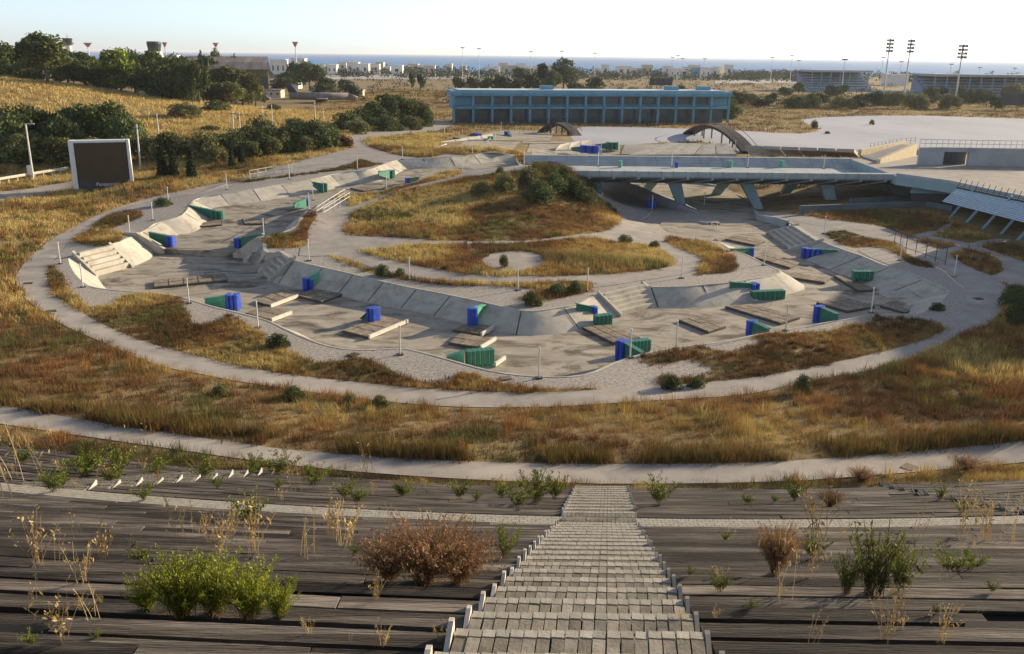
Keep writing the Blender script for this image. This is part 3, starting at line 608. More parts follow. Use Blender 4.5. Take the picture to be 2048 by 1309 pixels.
# --- blue and green flow blocks
def ribblock(mb, c, u, L, Wd, h, n):          # n upright half-round ribs side by side along u
    v = Vector((-u.y, u.x, 0)); r = L/n/2
    for k in range(n):
        o = c+u*(-L/2+r*(2*k+1)); pts = []
        for s_ in (1, -1):
            for a in range(5): t = -math.pi/2+math.pi*a/4; pts.append((r*.97*math.sin(t)*s_, (Wd/2-r*.6)*s_+r*math.cos(t)*s_))
        mb.prism([(o.x+u.x*a+v.x*b, o.y+u.y*a+v.y*b) for a, b in pts], c.z, c.z+h*(1-.02*(k % 2)))
def obstacle(blk, label, h, tip=None, L=.9, Wd=.7, n=2, fins=None, nf=5, fh=None, mt='blue', wm='green', fm='dgreen', zf=-DEPTH, wth=.35, capm=None):
    B = at(blk[0], blk[1], zf) if zf is not None else upt(blk[0], blk[1], .02)
    z0 = B.z; t = empty('flow_block', B, 0, label, 'flow block')
    if tip:
        Tp = at(tip[0], tip[1], tip[2]) if len(tip) > 2 and tip[2] is not None else on(tip[0], tip[1], 0.0); d = (Tp-B); d.z = 0; u = d.normalized(); v = Vector((-u.y, u.x, 0))*wth/2
        m_ = MB(); zt = Tp.z
        m_.hull8([(*(B+v)[:2], z0-.3), (*(B-v)[:2], z0-.3), (*(Tp-v*.3)[:2], zt-.4), (*(Tp+v*.3)[:2], zt-.4), (*(B+v)[:2], z0+h*.93), (*(B-v)[:2], z0+h*.93), (*(Tp-v*.3)[:2], zt+.08), (*(Tp+v*.3)[:2], zt+.08)])
        wd_ = rel(m_.build('wedge', M[wm], bevel=.02), t)
        cp = MB(); cp.extr([(-wth*.55, 0), (wth*.55, 0), (wth*.55, .06), (-wth*.55, .06)], (B.x, B.y, z0+h*.93), (Tp.x, Tp.y, zt+.08)); cp.build('capping', M[wm], wd_)
    else: u = Vector((1, 0, 0))
    if n:
        m_ = MB(); ribblock(m_, Vector((B.x, B.y, z0-.2)), u, L, Wd, h+.2, n); rel(m_.build('block', M[mt], bevel=.015), t)
    if fins:
        a, b = [at(q[0], q[1], q[2] if len(q) > 2 else (z0)) for q in fins]; d = b-a; ud = Vector((d.x, d.y, 0)).normalized(); ln = Vector((d.x, d.y, 0)).length
        for k in range(nf):
            p = a.lerp(b, (k+.5)/nf); m_ = MB(); ribblock(m_, Vector((p.x, p.y, p.z-.2)), ud, ln/nf*.86, .55, (fh or h)+.2, 1); fn_ = rel(m_.build('fin', M[fm], bevel=.012), t)
            m2 = MB().box((p.x+ud.x*ln/nf*.45, p.y+ud.y*ln/nf*.45, p.z+(fh or h)/2), (.05, .6, (fh or h)+.02), math.atan2(ud.y, ud.x)); m2.build('rib_edge', M['green'], fn_)
    return t
obstacle((467,614), 'bright green wedge ending in a ribbed blue block at the near left rim', .95, (410,600,-.15), .95, .7, 3, zf=-.6)
obstacle((616,581), 'tilted blue block with a green fin up the shaded island bank', 1.05, (640,545,.2), .8, .6, 2)
obstacle((747,646), 'lone upright blue ribbed block on the square mid-channel deck', 1.15, (724,640,-DEPTH), .7, .8, 2, wm='dgreen')
obstacle((945,655), 'tall thin blue block with a green fin against the island bank', 1.4, (970,612,-.2), .5, .6, 1)
obstacle((928,729), 'pale green wedge with a row of dark green fins at the near rim', .85, (893,717,-.2), .3, .5, 0, fins=((931,729,-.6), (986,724,-.6)), nf=6, zf=-.6, fm='dgreen')
obstacle((1186,640), 'dark green wedge, small blue cap and four fins left of the broad steps', 1.0, (1153,611,.1), .5, .6, 1, fins=((1188,652,-DEPTH), (1220,648,-DEPTH)), nf=4, wm='dgreen', fh=.75)
obstacle((1243,716), 'blue block with a wedge and six green fins at the near right rim', 1.15, (1287,710,-.15), .6, .7, 2, fins=((1256,703,-1.0), (1297,699,-1.0)), nf=6, zf=-.7, wm='dgreen', fh=.7)
obstacle((1505,592), 'blue cap and long fin row below the island tip bank', 1.05, (1460,567,.1), .9, .7, 2, fins=((1500,600,-DEPTH), (1566,597,-DEPTH)), nf=7, wm='dgreen', fh=.7)
obstacle((1502,665), 'teal wedge with rounded blue top at the near right rim', .85, (1538,661,-.2), .55, .6, 1, zf=-.8, wm='dgreen')
obstacle((1636,639), 'dark teal wedge with a narrow blue block by the right rim', 1.0, (1676,632,-.1), .5, .7, 1, zf=-.8, wm='dgreen')
obstacle((1622,517), 'long blue ribbed block with a dark wedge below the shaded steps', .95, (1676,503,-.2), 1.9, .7, 4, wm='dgreen')
obstacle((1500,513), 'small blue ended wedge at the right side of the island', .85, (1462,501,-.2), .5, .6, 1, wm='dgreen')
obstacle((1722,557), 'group of dark green fins alone on the shaded right bank', .6, None, .3, .5, 0, fins=((1703,557,-.7), (1744,557,-.7)), nf=5, fh=.65)
obstacle((435,437), 'dark green wedge with a long block on the sunlit upper bank', .8, (377,413,None), 1.6, .5, 3, mt='dgreen', wm='dgreen', zf=None)
obstacle((343,492), 'dark green wedge with a blue end above the weir, left', .95, (298,467,None), .7, .7, 2, wm='dgreen', zf=None)
obstacle((478,494), 'blue block with a dark green wedge above the weir, right', .85, (526,470,None), .7, .7, 2, wm='dgreen', zf=None)
obstacle((612,411), 'blue topped block at the inner edge of the upper channel', .8, (588,409,None), .8, .6, 2, wm='dgreen', zf=None)
obstacle((647,384), 'first dark teal block casting shade on the bright upper bank', 1.0, (625,366,None), .9, .8, 2, mt='dgreen', wm='dgreen', zf=None)
obstacle((782,356), 'second dark teal block on the bright upper bank, nearer the bridge', 1.0, (757,345,None), .9, .8, 2, mt='dgreen', wm='dgreen', zf=None)
obstacle((818,368), 'blue block by the island edge of the upper channel near the bridge', .7, (837,357,None), 1.4, .6, 3, wm='dgreen', zf=None)
# --- gate posts
pm = MB().tube((0, 0, .03), (0, 0, 1.75), .05, .042, 10).tube((0, 0, 1.72), (0, 0, 1.80), .065, .065, 10).mesh('pole', M['post']); pb = MB().box((0, 0, .03), (.34, .34, .08)).mesh('base_plate', M['dsteel'])
def posts(L, where, grp):
    L = sorted(L)
    for k, (a, b, *z) in enumerate(L):
        p = at(a, b, z[0]) if z else on(a, b)
        t = empty('gate_post', p, R_.uniform(0, 1), f'{ORD[k]} slim white gate post from the left {where}', 'post', grp); t.rotation_euler[0] = R_.gauss(0, .012)
        for nm, me in (('pole', pm), ('base_plate', pb)): obj(nm, me, t)
posts([(1078,757),(800,710),(516,656),(378,607),(1260,716),(1352,698),(1571,662),(1742,626),(166,575),(121,528)], 'along the near rim of the channel', 'gate posts on the near rim')
posts([(260,469),(306,441),(337,407),(454,380),(579,359),(715,339),(805,319)], 'along the outer rim of the upper channel', 'gate posts on the upper outer rim')
posts([(925,343),(773,382),(626,401),(618,421),(528,476)], 'along the island side of the upper channel', 'gate posts on the upper island rim')
posts([(618,522),(819,560),(1036,581),(1174,583),(1363,557),(1528,531),(1432,481),(1304,421,-.9),(1408,413,-1.3)], 'along the island rim of the lower channel', 'gate posts on the island rim')
posts([(1800,521),(1908,554),(1648,468)], 'on the shaded right bank', 'gate posts on the right bank')
# --- bridge carrying the upper channel
BX0, BX1 = 1.4, 48.0; Y0, Y1 = 111.4, 129.4; ZB = 3.4
br = empty('channel_bridge', (24, 120, 0), 0, 'long grey concrete bridge carrying the raised channel on slanted legs', 'bridge')
prof = [(Y0+.05, 3.30), (Y0+.05, 2.75), (Y0+3.6, 1.75), (Y1-3.6, 1.75), (Y1-.05, 2.75), (Y1-.05, 3.35), (Y1-.6, 3.35), (Y1-2.7, 2.35), (Y0+2.3, 2.35), (Y0+1.1, 3.30)]
m_ = MB(); n = len(prof)
for x in (BX0, BX1): m_.v += [(x, y, z) for y, z in prof]
m_.f = [tuple(range(n)), tuple(reversed(range(n, 2*n)))]+[(i, i+n, (i+1) % n+n, (i+1) % n) for i in range(n)]
rel(m_.build('trough', M['cblue']), br)
rel(MB().box(((BX0+BX1)/2, (Y0+Y1)/2, 1.70), (BX1-BX0, Y1-Y0-6.6, .12)).build('girder', M['cdark']), br)  # dark slab, its colour paints the shade below the deck
rel(MB().hull8([(BX0, Y0+.02, 2.62), (BX1, Y0+.02, 2.62), (BX1, Y0+3.6, 1.64), (BX0, Y0+3.6, 1.64), (BX0, Y0+.02, 2.72), (BX1, Y0+.02, 2.72), (BX1, Y0+3.6, 1.74), (BX0, Y0+3.6, 1.74)]).build('soffit', M['cdark']), br)  # sloping underside, shade put into its colour as well
k = 0; x = BX0
while x < BX1-.2:
    e = min(x+1.52, BX1); rel(MB().box(((x+e)/2, Y0+.48, 3.17), (e-x-.05, 1.06, .62)).build('parapet_panel', M['cblue'], bevel=.02), br)
    rel(MB().hull8([(x+.2, Y0-.0, 2.5), (x+.45, Y0-.0, 2.5), (x-1.6, Y0+3.7, 1.5), (x-1.85, Y0+3.7, 1.5), (x+.2, Y0-.0, 2.8), (x+.45, Y0-.0, 2.8), (x-1.6, Y0+3.7, 1.8), (x-1.85, Y0+3.7, 1.8)]).build('soffit_rib', M['cblue']), br) if x > BX0+2 and k % 2 else None
    x = e; k += 1
x = BX0
while x < BX1-.2:
    e = min(x+3.1, BX1); rel(MB().box(((x+e)/2, Y1-.4, 3.42), (e-x-.04, .74, .16)).build('coping', M['cblue']), br)
    for q in range(3):
        f0, f1 = (q+.04)/3, (q+.96)/3; ya, za = Y1-2.7+1.95*f0, 2.35+1.0*f0; yb, zb = Y1-2.7+1.95*f1, 2.35+1.0*f1
        rel(MB().hull8([(x+.03, ya, za-.02), (e-.03, ya, za-.02), (e-.03, yb, zb-.02), (x+.03, yb, zb-.02), (x+.03, ya-.03, za+.04), (e-.03, ya-.03, za+.04), (e-.03, yb-.03, zb+.04), (x+.03, yb-.03, zb+.04)]).build('wall_slab', M['cblue']), br)
    x = e
def leg(tp, bt, a=1.7, b=1.05):
    m_ = MB(); pts = []
    for p, s_ in ((bt, b), (tp, a)):
        for dx, dy in ((-1, -1), (1, -1), (1, 1), (-1, 1)): pts.append((p[0]+dx*s_/2, p[1]+dy*s_/2*.8, p[2]))
    rel(m_.hull8(pts).build('leg', M['teal'], bevel=.05), br)
for bx, by, lx in ((11.0, 116.5, -.6), (21.9, 116.3, -1.3), (31.4, 113.9, -1.6), (41.0, 114.5, -1.0)): leg((bx+lx, 116.2, 1.75), (bx, by, -1.8))
for bx, by, lx in ((17.9, 125.5, 2.0), (27.6, 124.6, 2.2), (37, 124.5, 2.0)): leg((bx+lx, 124.4, 1.75), (bx, by, -1.8))
posts([(1048,332,2.9),(1196,333,3.0),(1343,334,3.0),(1495,336,3.0),(1647,338,3.0)], 'along the bridge parapet', 'gate posts on the bridge')
def bobs(px, py, lb, mt, L, n, h=.7): obstacle((px, py), lb, h, None, L, .6, n, mt=mt, zf=2.38)
bobs(1088,333,'long teal block at the left end of the bridge channel','dgreen',3.0,3); bobs(1108,334,'blue ribbed block beside the teal one on the bridge','blue',1.3,2,.8)
for px, lb in ((1240,'small teal block left of centre in the bridge channel'),(1460,'pale green block right of centre in the bridge channel'),(1563,'small teal block three quarters along the bridge channel'),(1722,'teal block at the right end of the bridge channel')): bobs(px,335,lb,'green',.5,1,.9)
bobs(1353,335,'small dark blue block at the middle of the bridge channel','blue',.5,1,.7)
# low wall leading under the bridge
wl_ = empty('retaining_wall', at(1441,446,-1.3), 0, 'low sloping concrete wall leading from the floor back under the bridge', 'wall')
a, b = at(1441,446,-1.5), at(1206,366,-.8)
rel(MB().hull8([(a.x, a.y, -1.9), (a.x+.35, a.y+.35, -1.9), (b.x+.35, b.y+.35, -1.9), (b.x, b.y, -1.9), (a.x, a.y, -1.55), (a.x+.35, a.y+.35, -1.55), (b.x+.35, b.y+.35, .9), (b.x, b.y, .9)]).build('wall_body', M['cblue']), wl_)
obstacle((1303,413), 'dark blue block in the shade beneath the bridge', .9, None, 1.2, .8, 2, zf=-1.3)
# --- raised plaza right of the bridge with its retaining walls
PZ = [(46.5, 110.2), (50.2, 103.6), (51.2, 97), (53.2, 88), (62, 70), (95, 70), (95, 140), (62, 137), (52.5, 130.5), (47.5, 129.5)]
o = MB().prism(PZ, 2.35, 3.4).build('plaza', M['teal']); o['kind'] = 'structure'
o = MB().prism([(50.5, 113.5), (54.5, 105), (56, 96), (58, 88), (66, 74), (94, 72), (94, 139), (62, 136), (53, 130), (50, 127)], -2.4, 2.34).build('plaza_foundation', M['cdark']); o['kind'] = 'structure'  # dark colour paints the shade of the recess below the plaza
for k_, (a_, b_, h_) in enumerate((((1600,424), (1850,414), .7), ((1700,408), (1850,398), .6), ((1850,414), (1905,424), .7))):
    a_, b_ = at(*a_, 0), at(*b_, 0); tw = empty('terrace_wall', a_, 0, ['long low teal terrace wall at the edge of the shaded scrub', 'upper short terrace wall in the shade beside the pavilion', 'end of the terrace wall in front of the pavilion'][k_], 'wall'); rel(MB().extr([(-.2, -.6), (.2, -.6), (.2, h_), (-.2, h_)], tuple(a_), tuple(b_)).build('wall_body', M['cdark']), tw)
o = MB().prism([(p[0]*.997+.2, p[1]*.998+.2) for p in PZ], 3.402, 3.42).build('plaza_paving', M['path']); o['kind'] = 'structure'
for (a, b) in zip(PZ[:4], PZ[1:5]):
    tt = empty('parapet_wall', (a[0], a[1], 3.4), 0, None, None); tag(tt, f'pale concrete parapet along the plaza edge, {["beside the bridge end", "next to the canopy", "behind the canopy struts", "towards the right edge"][PZ.index(a)]}', 'parapet')
    rel(MB().extr([(-.15, 0), (.15, 0), (.15, .35), (-.15, .35)], (a[0]+.1, a[1], 3.42), (b[0]+.1, b[1], 3.42)).build('parapet_body', M['cblue']), tt)
# golden ramp walls behind the bridge end
rw = empty('ramp', at(1800,330,3.4), 0, 'low ramp with sunlit pale side walls behind the right end of the bridge', 'ramp')
def walls(a, b, z0, z1, z2, th, nm, m, par):
    d = (b-a); d.z = 0; d.normalize(); nrm = Vector((-d.y, d.x, 0))*th
    rel(MB().hull8([(a.x, a.y, z0), (b.x, b.y, z0), (b.x+nrm.x, b.y+nrm.y, z0), (a.x+nrm.x, a.y+nrm.y, z0), (a.x, a.y, z1), (b.x, b.y, z2), (b.x+nrm.x, b.y+nrm.y, z2), (a.x+nrm.x, a.y+nrm.y, z1)]).build(nm, m), par)
M['sand'] = mat('sandy_render', [(.3, (.50, .42, .28)), (.7, (.64, .55, .38))], 1, 6, .85)
walls(at(1760,328,3.4), at(1832,313,3.4), 3.4, 4.0, 5.3, .5, 'side_wall', M['sand'], rw); walls(at(1722,312,3.4), at(1812,298,3.4), 3.4, 4.3, 4.6, .5, 'side_wall', M['sand'], rw)
rel(MB().prism([tuple(at(1725,316,3.42))[:2], tuple(at(1760,327,3.42))[:2], tuple(at(1830,312,3.42))[:2], tuple(at(1800,303,3.42))[:2]], 3.42, [3.6, 3.6, 4.9, 4.5]).build('ramp_slab', M['path']), rw)
# long retaining wall in front of the lake, with an opening
lw = empty('lake_wall', at(1940,328,3.4), 0, 'long dark grey retaining wall between plaza and dry lake', 'wall')
walls(at(1836,330,3.42), at(1885,331,3.42), 3.42, 5.7, 5.8, .6, 'wall_section', M['cblue'], lw); walls(at(1935,332,3.42), at(2120,335,3.42), 3.42, 5.8, 5.8, .6, 'wall_section', M['cblue'], lw)
a, b = at(1885,331,3.42), at(1935,332,3.42)
rel(MB().box(((a.x+b.x)/2, (a.y+b.y)/2+.3, 5.5), ((b-a).length, .58, .58)).build('lintel', M['cblue']), lw); rel(MB().box(((a.x+b.x)/2, (a.y+b.y)/2+1.4, 4.4), ((b-a).length+.6, .2, 2.0)).build('dark_opening', M['dsteel']), lw)
a, b = at(1836,300,5.8), at(2120,300,5.8)
rail = empty('railing', a, 0, 'thin grey railing along the top of the lake wall', 'railing')
for k in range(26):
    p = at(1836,330,3.42).lerp(at(2120,335,3.42), k/25); rel(MB().tube((p.x, p.y+.3, 5.75), (p.x, p.y+.3, 6.75), .03).build('baluster', M['steel']), rail)
p, q = at(1836,330,3.42), at(2120,335,3.42)
for z in (6.25, 6.75): rel(MB().tube((p.x, p.y+.3, z), (q.x, q.y+.3, z), .03).build('rail_bar', M['steel']), rail)
# canopy with slatted roof and slanted struts
cn = empty('canopy', at(1930,445,0), 0, 'white slatted canopy on slanted blue struts below the plaza, right edge', 'canopy')
M['slat'] = mat('white_slat', [(.3, (.40, .52, .60)), (.7, (.54, .65, .73))], 3, 4, .5)
M['strut'] = mat('blue_steel', [(.3, (.22, .36, .46)), (.7, (.30, .45, .55))], 2, 4, .5)
ua, ub, la, lb_ = at(1915,376,3.5), at(2075,410,3.5), at(1884,403,2.2), at(2075,452,2.2)
ns = 11
for k in range(ns):
    f0, f1 = (k+.24)/ns, (k+.76)/ns; A, B, C_, D_ = ua.lerp(la, f0), ub.lerp(lb_, f0), ub.lerp(lb_, f1), ua.lerp(la, f1)
    rel(MB().hull8([tuple(v-Vector((0, 0, .05))) for v in (A, B, C_, D_)]+[tuple(v) for v in (A, B, C_, D_)]).build('slat', M['slat']), cn)
for k, (bp, tp) in enumerate((((1897,437), (1950,376)), ((1930,446), (1992,380)), ((1963,458), (2024,392)), ((2000,468), (2060,402)), ((2034,480), (2095,412)))):
    a, b = at(*bp, 0.0), at(*tp, 3.9); rel(MB().tube((a.x, a.y, -.2), tuple(b), .16, .12, 6).build('strut', M['strut']), cn)
rel(MB().extr([(-.12, -.15), (.12, -.15), (.12, .15), (-.12, .15)], tuple(ua), tuple(ub)).build('edge_beam', M['dsteel']), cn)
for k in range(14):
    p = ua.lerp(ub, k/13); rel(MB().tube(tuple(p), (p.x+.25, p.y-.1, p.z+1.0), .035).build('rail_post', M['dsteel']), cn)
pv = empty('pavilion', at(1850,415,0), 0, 'low dark fronted pavilion with a sloping pale blue flank beside the canopy', 'building')
a, b, c_, d_ = at(1820,412,0), at(1905,416,0), at(1915,372,3.4), at(1880,368,3.4)
rel(MB().hull8([(a.x, a.y, -.3), (b.x, b.y, -.3), (51.2, b.y+1.5, -.3), (50, a.y+3, -.3), (a.x, a.y, 1.5), (b.x, b.y, 1.6), (51.2, b.y+1.5, 1.7), (50, a.y+3, 1.7)]).build('dark_front', M['dsteel']), pv)
rel(MB().hull8([(a.x-.2, a.y-.1, 1.55), (b.x+.1, b.y-.2, 1.65), (51.6, b.y+1.5, 1.72), (50.2, a.y+3, 1.75), (a.x-.2, a.y, 1.75), (b.x+.1, b.y-.1, 1.85), (51.6, b.y+1.5, 3.3), (50.2, a.y+3, 3.3)]).build('sloping_roof', M['teal']), pv)
# --- scoreboard
SL, SR = at(148,379,1.15), at(268,375,1.15); sdv = SR-SL; sw = sdv.length; srz = math.atan2(sdv.y, sdv.x); shh = 5.7
sb = empty('scoreboard', (SL+SR)/2, srz, 'big dark blank scoreboard screen in a white frame left of the course', 'scoreboard')
def loc(mb, nm, m, bev=0): return mb.build(nm, m, sb, bevel=bev)
M['screen'] = mat('blank_screen', [(.3, (.062, .046, .022)), (.7, (.08, .06, .03))], .5, 3, .55)
loc(MB().box((-sw/2+.28, .35, shh/2), (.55, 1.3, shh)), 'frame_post', M['white'], .03); loc(MB().box((sw/2-.16, .35, shh/2), (.32, 1.3, shh)), 'frame_post', M['white'], .03)
loc(MB().box((.05, .35, shh-.14), (sw-.9, 1.28, .26)), 'frame_top', M['white']); loc(MB().box((.05, .3, shh/2+.1), (sw-.9, .9, shh-.6)), 'cabinet', M['dsteel']); loc(MB().box((.05, -.17, shh/2+.2), (sw-1.25, .06, shh-1.3)), 'screen_face', M['screen'])
loc(MB().box((.05, .2, .3), (sw-.9, .8, .5)), 'base_panel', M['dsteel'])
cu = bpy.data.curves.new('lettering', 'FONT'); cu.body = 'Panasonic'; cu.size = .58; cu.align_x = 'CENTER'; cu.extrude = .02
to = bpy.data.objects.new('tmp', cu); S.collection.objects.link(to); bpy.context.view_layer.update()
tm = bpy.data.meshes.new_from_object(to.evaluated_get(bpy.context.evaluated_depsgraph_get())); bpy.data.objects.remove(to); tm.materials.clear(); tm.materials.append(M['white']); tm.name = 'lettering'
lt = obj('lettering', tm, sb); lt.rotation_euler = (math.pi/2, 0, 0); lt.location = (.35, -.26, .34)
# --- rails and fences
def railing(pts, label, hgt=.95, n=8, m='steel', bars=(1.0, .55), r=.028):
    P_ = [on(*p) for p in pts]; t = empty('railing', P_[0], 0, label, 'railing'); S_ = np.cumsum([0]+[(b-a).length for a, b in zip(P_[:-1], P_[1:])])
    def f(s_):
        for i in range(len(P_)-1):
            if s_ <= S_[i+1]+1e-6: return P_[i].lerp(P_[i+1], (s_-S_[i])/(S_[i+1]-S_[i]))
        return P_[-1]
    for k in range(n): p = f(S_[-1]*k/(n-1)); rel(MB().tube((p.x, p.y, p.z-.05), (p.x, p.y, p.z+hgt), r*1.2, n=6).build('post', M[m]), t)
    for z in bars:
        for a, b in zip(P_[:-1], P_[1:]): rel(MB().tube((a.x, a.y, a.z+hgt*z), (b.x, b.y, b.z+hgt*z), r, n=6).build('rail_bar', M[m]), t)
railing([(500,358),(545,350),(583,346)], 'pale wooden guard rail beyond the sunlit upper bank', 1.0, 6, 'beam', r=.06)
railing([(634,432),(690,395)], 'left handrail of the ramp on the island side of the upper channel', .9, 6, 'post'); railing([(648,435),(700,402)], 'right handrail of the ramp by the island path', .9, 6, 'post')
railing([(1788,490),(1812,503),(1845,514),(1872,524),(1890,531)], 'short dark steel fence beside the right hand path', 1.5, 7, 'dsteel', (1.0, .2))
railing([(1740,300),(1790,291),(1830,287)], 'leaning dark railing beside the dry lake', 1.1, 12, 'dsteel')
gr = empty('guard_rail', on(5,372), 0, 'long pale crash barrier beside the road left of the scoreboard', 'barrier')
gp = [on(-40,374), on(0,370), on(70,358), on(138,347)]
for a, b in zip(gp[:-1], gp[1:]):
    rel(MB().extr([(-.05, .55), (.05, .55), (.08, .7), (.05, .85), (-.05, .85)], tuple(a), tuple(b)).build('beam', M['beam']), gr)
    for k in range(4): p = a.lerp(b, k/4); rel(MB().box((p.x, p.y, p.z+.3), (.12, .12, .7)).build('post', M['steel']), gr)
M['asph'] = mat('rusty_iron', [(.3, (.13, .11, .09)), (.7, (.2, .17, .14))], 4, 5, .8)
# fallen covers, drain plates
for (px, py, lb) in ((1011,758,'square metal cover plate in the gravel near the centre front post'),(707,711,'rusty metal plate in the gravel at the near rim'),(1818,937,'square manhole cover in the path at the foot of the stand'),(57,568,'dark drain slot across the path at the left bend'),(103,624,'second drain slot across the path below the left bend'),(1957,599,'dark drain slot across the path at the right bend')):
    p = on(px, py); t = tag(MB().box((0, 0, 0), (.6, .5, .05), R_.uniform(0, 1)).build('cover_plate', M['drift'] if 'slot' in lb or 'rusty' in lb else M['asph']), lb, 'plate'); t.location = (p.x, p.y, p.z+.045)
# ================================================================= VEGETATION
M['grass'] = leafmat('dry_grass', trans=.2); M['leaf'] = leafmat('leaves', trans=.2)
M['bark'] = mat('bark', [(.3, (.07, .05, .035)), (.7, (.17, .13, .09))], 3, 6, .95, .4, 12)
STRAW = np.array([(.54, .42, .16), (.46, .33, .11), (.35, .22, .072), (.25, .14, .048), (.16, .088, .035), (.20, .17, .05), (.12, .125, .034)])
def clumps(name, X, Y, Z, hgt, nb, wid, cols, spread=.12, lean=.35):
    n = len(X); m = n*nb; rs = NR
    X = X+rs.normal(0, .18, n); Y = Y+rs.normal(0, .18, n); bx = np.repeat(X, nb)+rs.normal(0, spread, m); by = np.repeat(Y, nb)+rs.normal(0, spread, m); bz_ = np.repeat(Z, nb)-.03
    h = np.repeat(hgt, nb)*rs.uniform(.45, 1.1, m); a = rs.uniform(0, 2*np.pi, m); la = rs.uniform(0, 2*np.pi, m); ll = np.abs(rs.normal(0, lean, m))*h
    w = wid*rs.uniform(.6, 1.4, m); dx, dy = np.cos(a)*w/2, np.sin(a)*w/2
    V = np.empty((m, 3, 3)); V[:, 0] = np.c_[bx-dx, by-dy, bz_]; V[:, 1] = np.c_[bx+dx, by+dy, bz_]; V[:, 2] = np.c_[bx+np.cos(la)*ll, by+np.sin(la)*ll, bz_+h]
    c = np.repeat(cols, nb, 0)*rs.uniform(.75, 1.25, (m, 1)); C = np.repeat(c[:, None], 3, 1)
    return obj(name, mesh_np(name, V.reshape(-1, 3), np.arange(m*3).reshape(-1, 3), M['grass'], C.reshape(-1, 3)), None, 'stuff')
def patchf(X, Y, seed): return noise2(X+400, Y+400, 7.0, seed)*.72+noise2(X+400, Y+400, 2.2, seed+2)*.28
def pick(X, Y, bias=0.0, gold=None, seed=3):
    n = (patchf(X, Y, 92)-.5)*1.5+.5+NR.normal(0, .07, len(X))+bias
    if gold is not None: n = n-gold
    g = noise2(X+300, Y+700, 2.6, seed+7)+NR.normal(0, .08, len(X))
    k = np.clip(n*7.5-1.2, 0, 4.49).astype(int); c = STRAW[k].copy()
    gm = g > .76; c[gm] = STRAW[5]; c[g > .87] = STRAW[6]; return c
def tufts(name, X, Y, Rr, Hh, nb, wid, cols, out=.55):
    n = len(X); m = n*nb; rs = NR; q = np.sqrt(rs.rand(m)); a = rs.uniform(0, 2*np.pi, m); R2 = np.repeat(Rr, nb); ox, oy = np.cos(a)*q*R2, np.sin(a)*q*R2*rs.uniform(.7, 1.2, m)
    x = np.repeat(X, nb)+ox*.75; y = np.repeat(Y, nb)+oy*.75; z = np.repeat(T(X, Y), nb)-.04; h = np.repeat(Hh, nb)*(1.08-.65*q*q)*rs.uniform(.65, 1.12, m)
    w_ = wid*rs.uniform(.6, 1.5, m); b = rs.uniform(0, 2*np.pi, m); dx, dy = np.cos(b)*w_/2, np.sin(b)*w_/2; l = rs.normal(0, .13, (2, m))*h
    V = np.empty((m, 3, 3)); V[:, 0] = np.c_[x-dx, y-dy, z]; V[:, 1] = np.c_[x+dx, y+dy, z]; V[:, 2] = np.c_[x+ox*out+l[0], y+oy*out+l[1], z+h]
    c = np.repeat(cols, nb, 0)*rs.uniform(.65, 1.35, (m, 1)); return obj(name, mesh_np(name, V.reshape(-1, 3), np.arange(m*3).reshape(-1, 3), M['grass'], np.repeat(c, 3, 0)), None, 'stuff')
PAL = np.array([(.52, .39, .14), (.43, .29, .095), (.35, .20, .066), (.27, .13, .047), (.18, .09, .04), (.115, .072, .032), (.16, .155, .045), (.09, .11, .03)])
def palc(X, Y, probs, seed):
    n = patchf(X, Y, 92)+NR.normal(0, .06, len(X)); r = np.argsort(np.argsort(n))/max(len(n), 1); cs = np.cumsum(probs)/np.sum(probs)
    return PAL[np.minimum(np.searchsorted(cs, r), 7)]*NR.uniform(.8, 1.2, (len(X), 1))
_tri = GP[GF[GC == 0]]; _ar = .5*np.abs(np.cross(_tri[:, 1]-_tri[:, 0], _tri[:, 2]-_tri[:, 0]))
EXC = np.array([tuple(at(*p_, 2.4))[:2] for p_ in ((868,312),(1500,311),(1480,288),(1300,284),(1170,290),(1150,262),(1000,260),(895,278))])
def sample(mask, dens):                  # random points on bare ground triangles
    t = _tri[mask]; a = _ar[mask]; n = int(a.sum()*dens); i = NR.choice(len(t), n, p=a/a.sum()); u, v = NR.rand(n), NR.rand(n); k = u+v > 1; u[k], v[k] = 1-u[k], 1-v[k]
    P_ = t[i, 0]+(t[i, 1]-t[i, 0])*u[:, None]+(t[i, 2]-t[i, 0])*v[:, None]; k = ~inpoly(P_[:, 0], P_[:, 1], EXC); P_ = P_[k]; return P_[:, 0], P_[:, 1]
_cen = _tri.mean(1); cx, cy = _cen[:, 0], _cen[:, 1]
_r = np.hypot(cx-4.5, cy-129)
poly_out = np.vstack([cPO]); inring = inpoly(cx, cy, np.vstack([cPO, cast([(1450,414),(1130,330),(900,300),(705,290)], False, 2)]))
inview = np.abs(cx) < .66*cy+8
near = (~inring) & (_r < 98.0) & (cy < 62) & (cy > 28) & inview & (np.abs(cx) < 60)
X, Y = sample(near, 11); D_ = T(X, Y); hh = (.12+.62*noise2(X+200, Y+200, 2.2, 5)**2+.14*NR.rand(len(X)))*1.2
clumps('dry_grass', X, Y, D_, hh*.6, 13, .022, pick(X, Y, .22-.3*sstep(-12, -24, X), None, 3)*.85, .11, .35)
inn = inring & inview
inpatch = inn.copy(); isl_m = inpoly(cx, cy, ISL)
m_ = inpatch & ~isl_m; X, Y = sample(m_, 17); hh = .12+.36*noise2(X+90, Y+40, 2.0, 9)*NR.uniform(.5, 1.2, len(X)); cc = pick(X, Y, .14, None, 13)*np.array([.92, .9, .85])
clumps('dry_grass', X, Y, T(X, Y), hh, 12, .035, cc, .12, .5)
m_ = inpatch & isl_m; X, Y = sample(m_, 13); hh = .18+.40*noise2(X+90, Y+40, 3.0, 19)*NR.uniform(.5, 1.2, len(X)); b_ = pick(X, Y, -.02, None, 23)
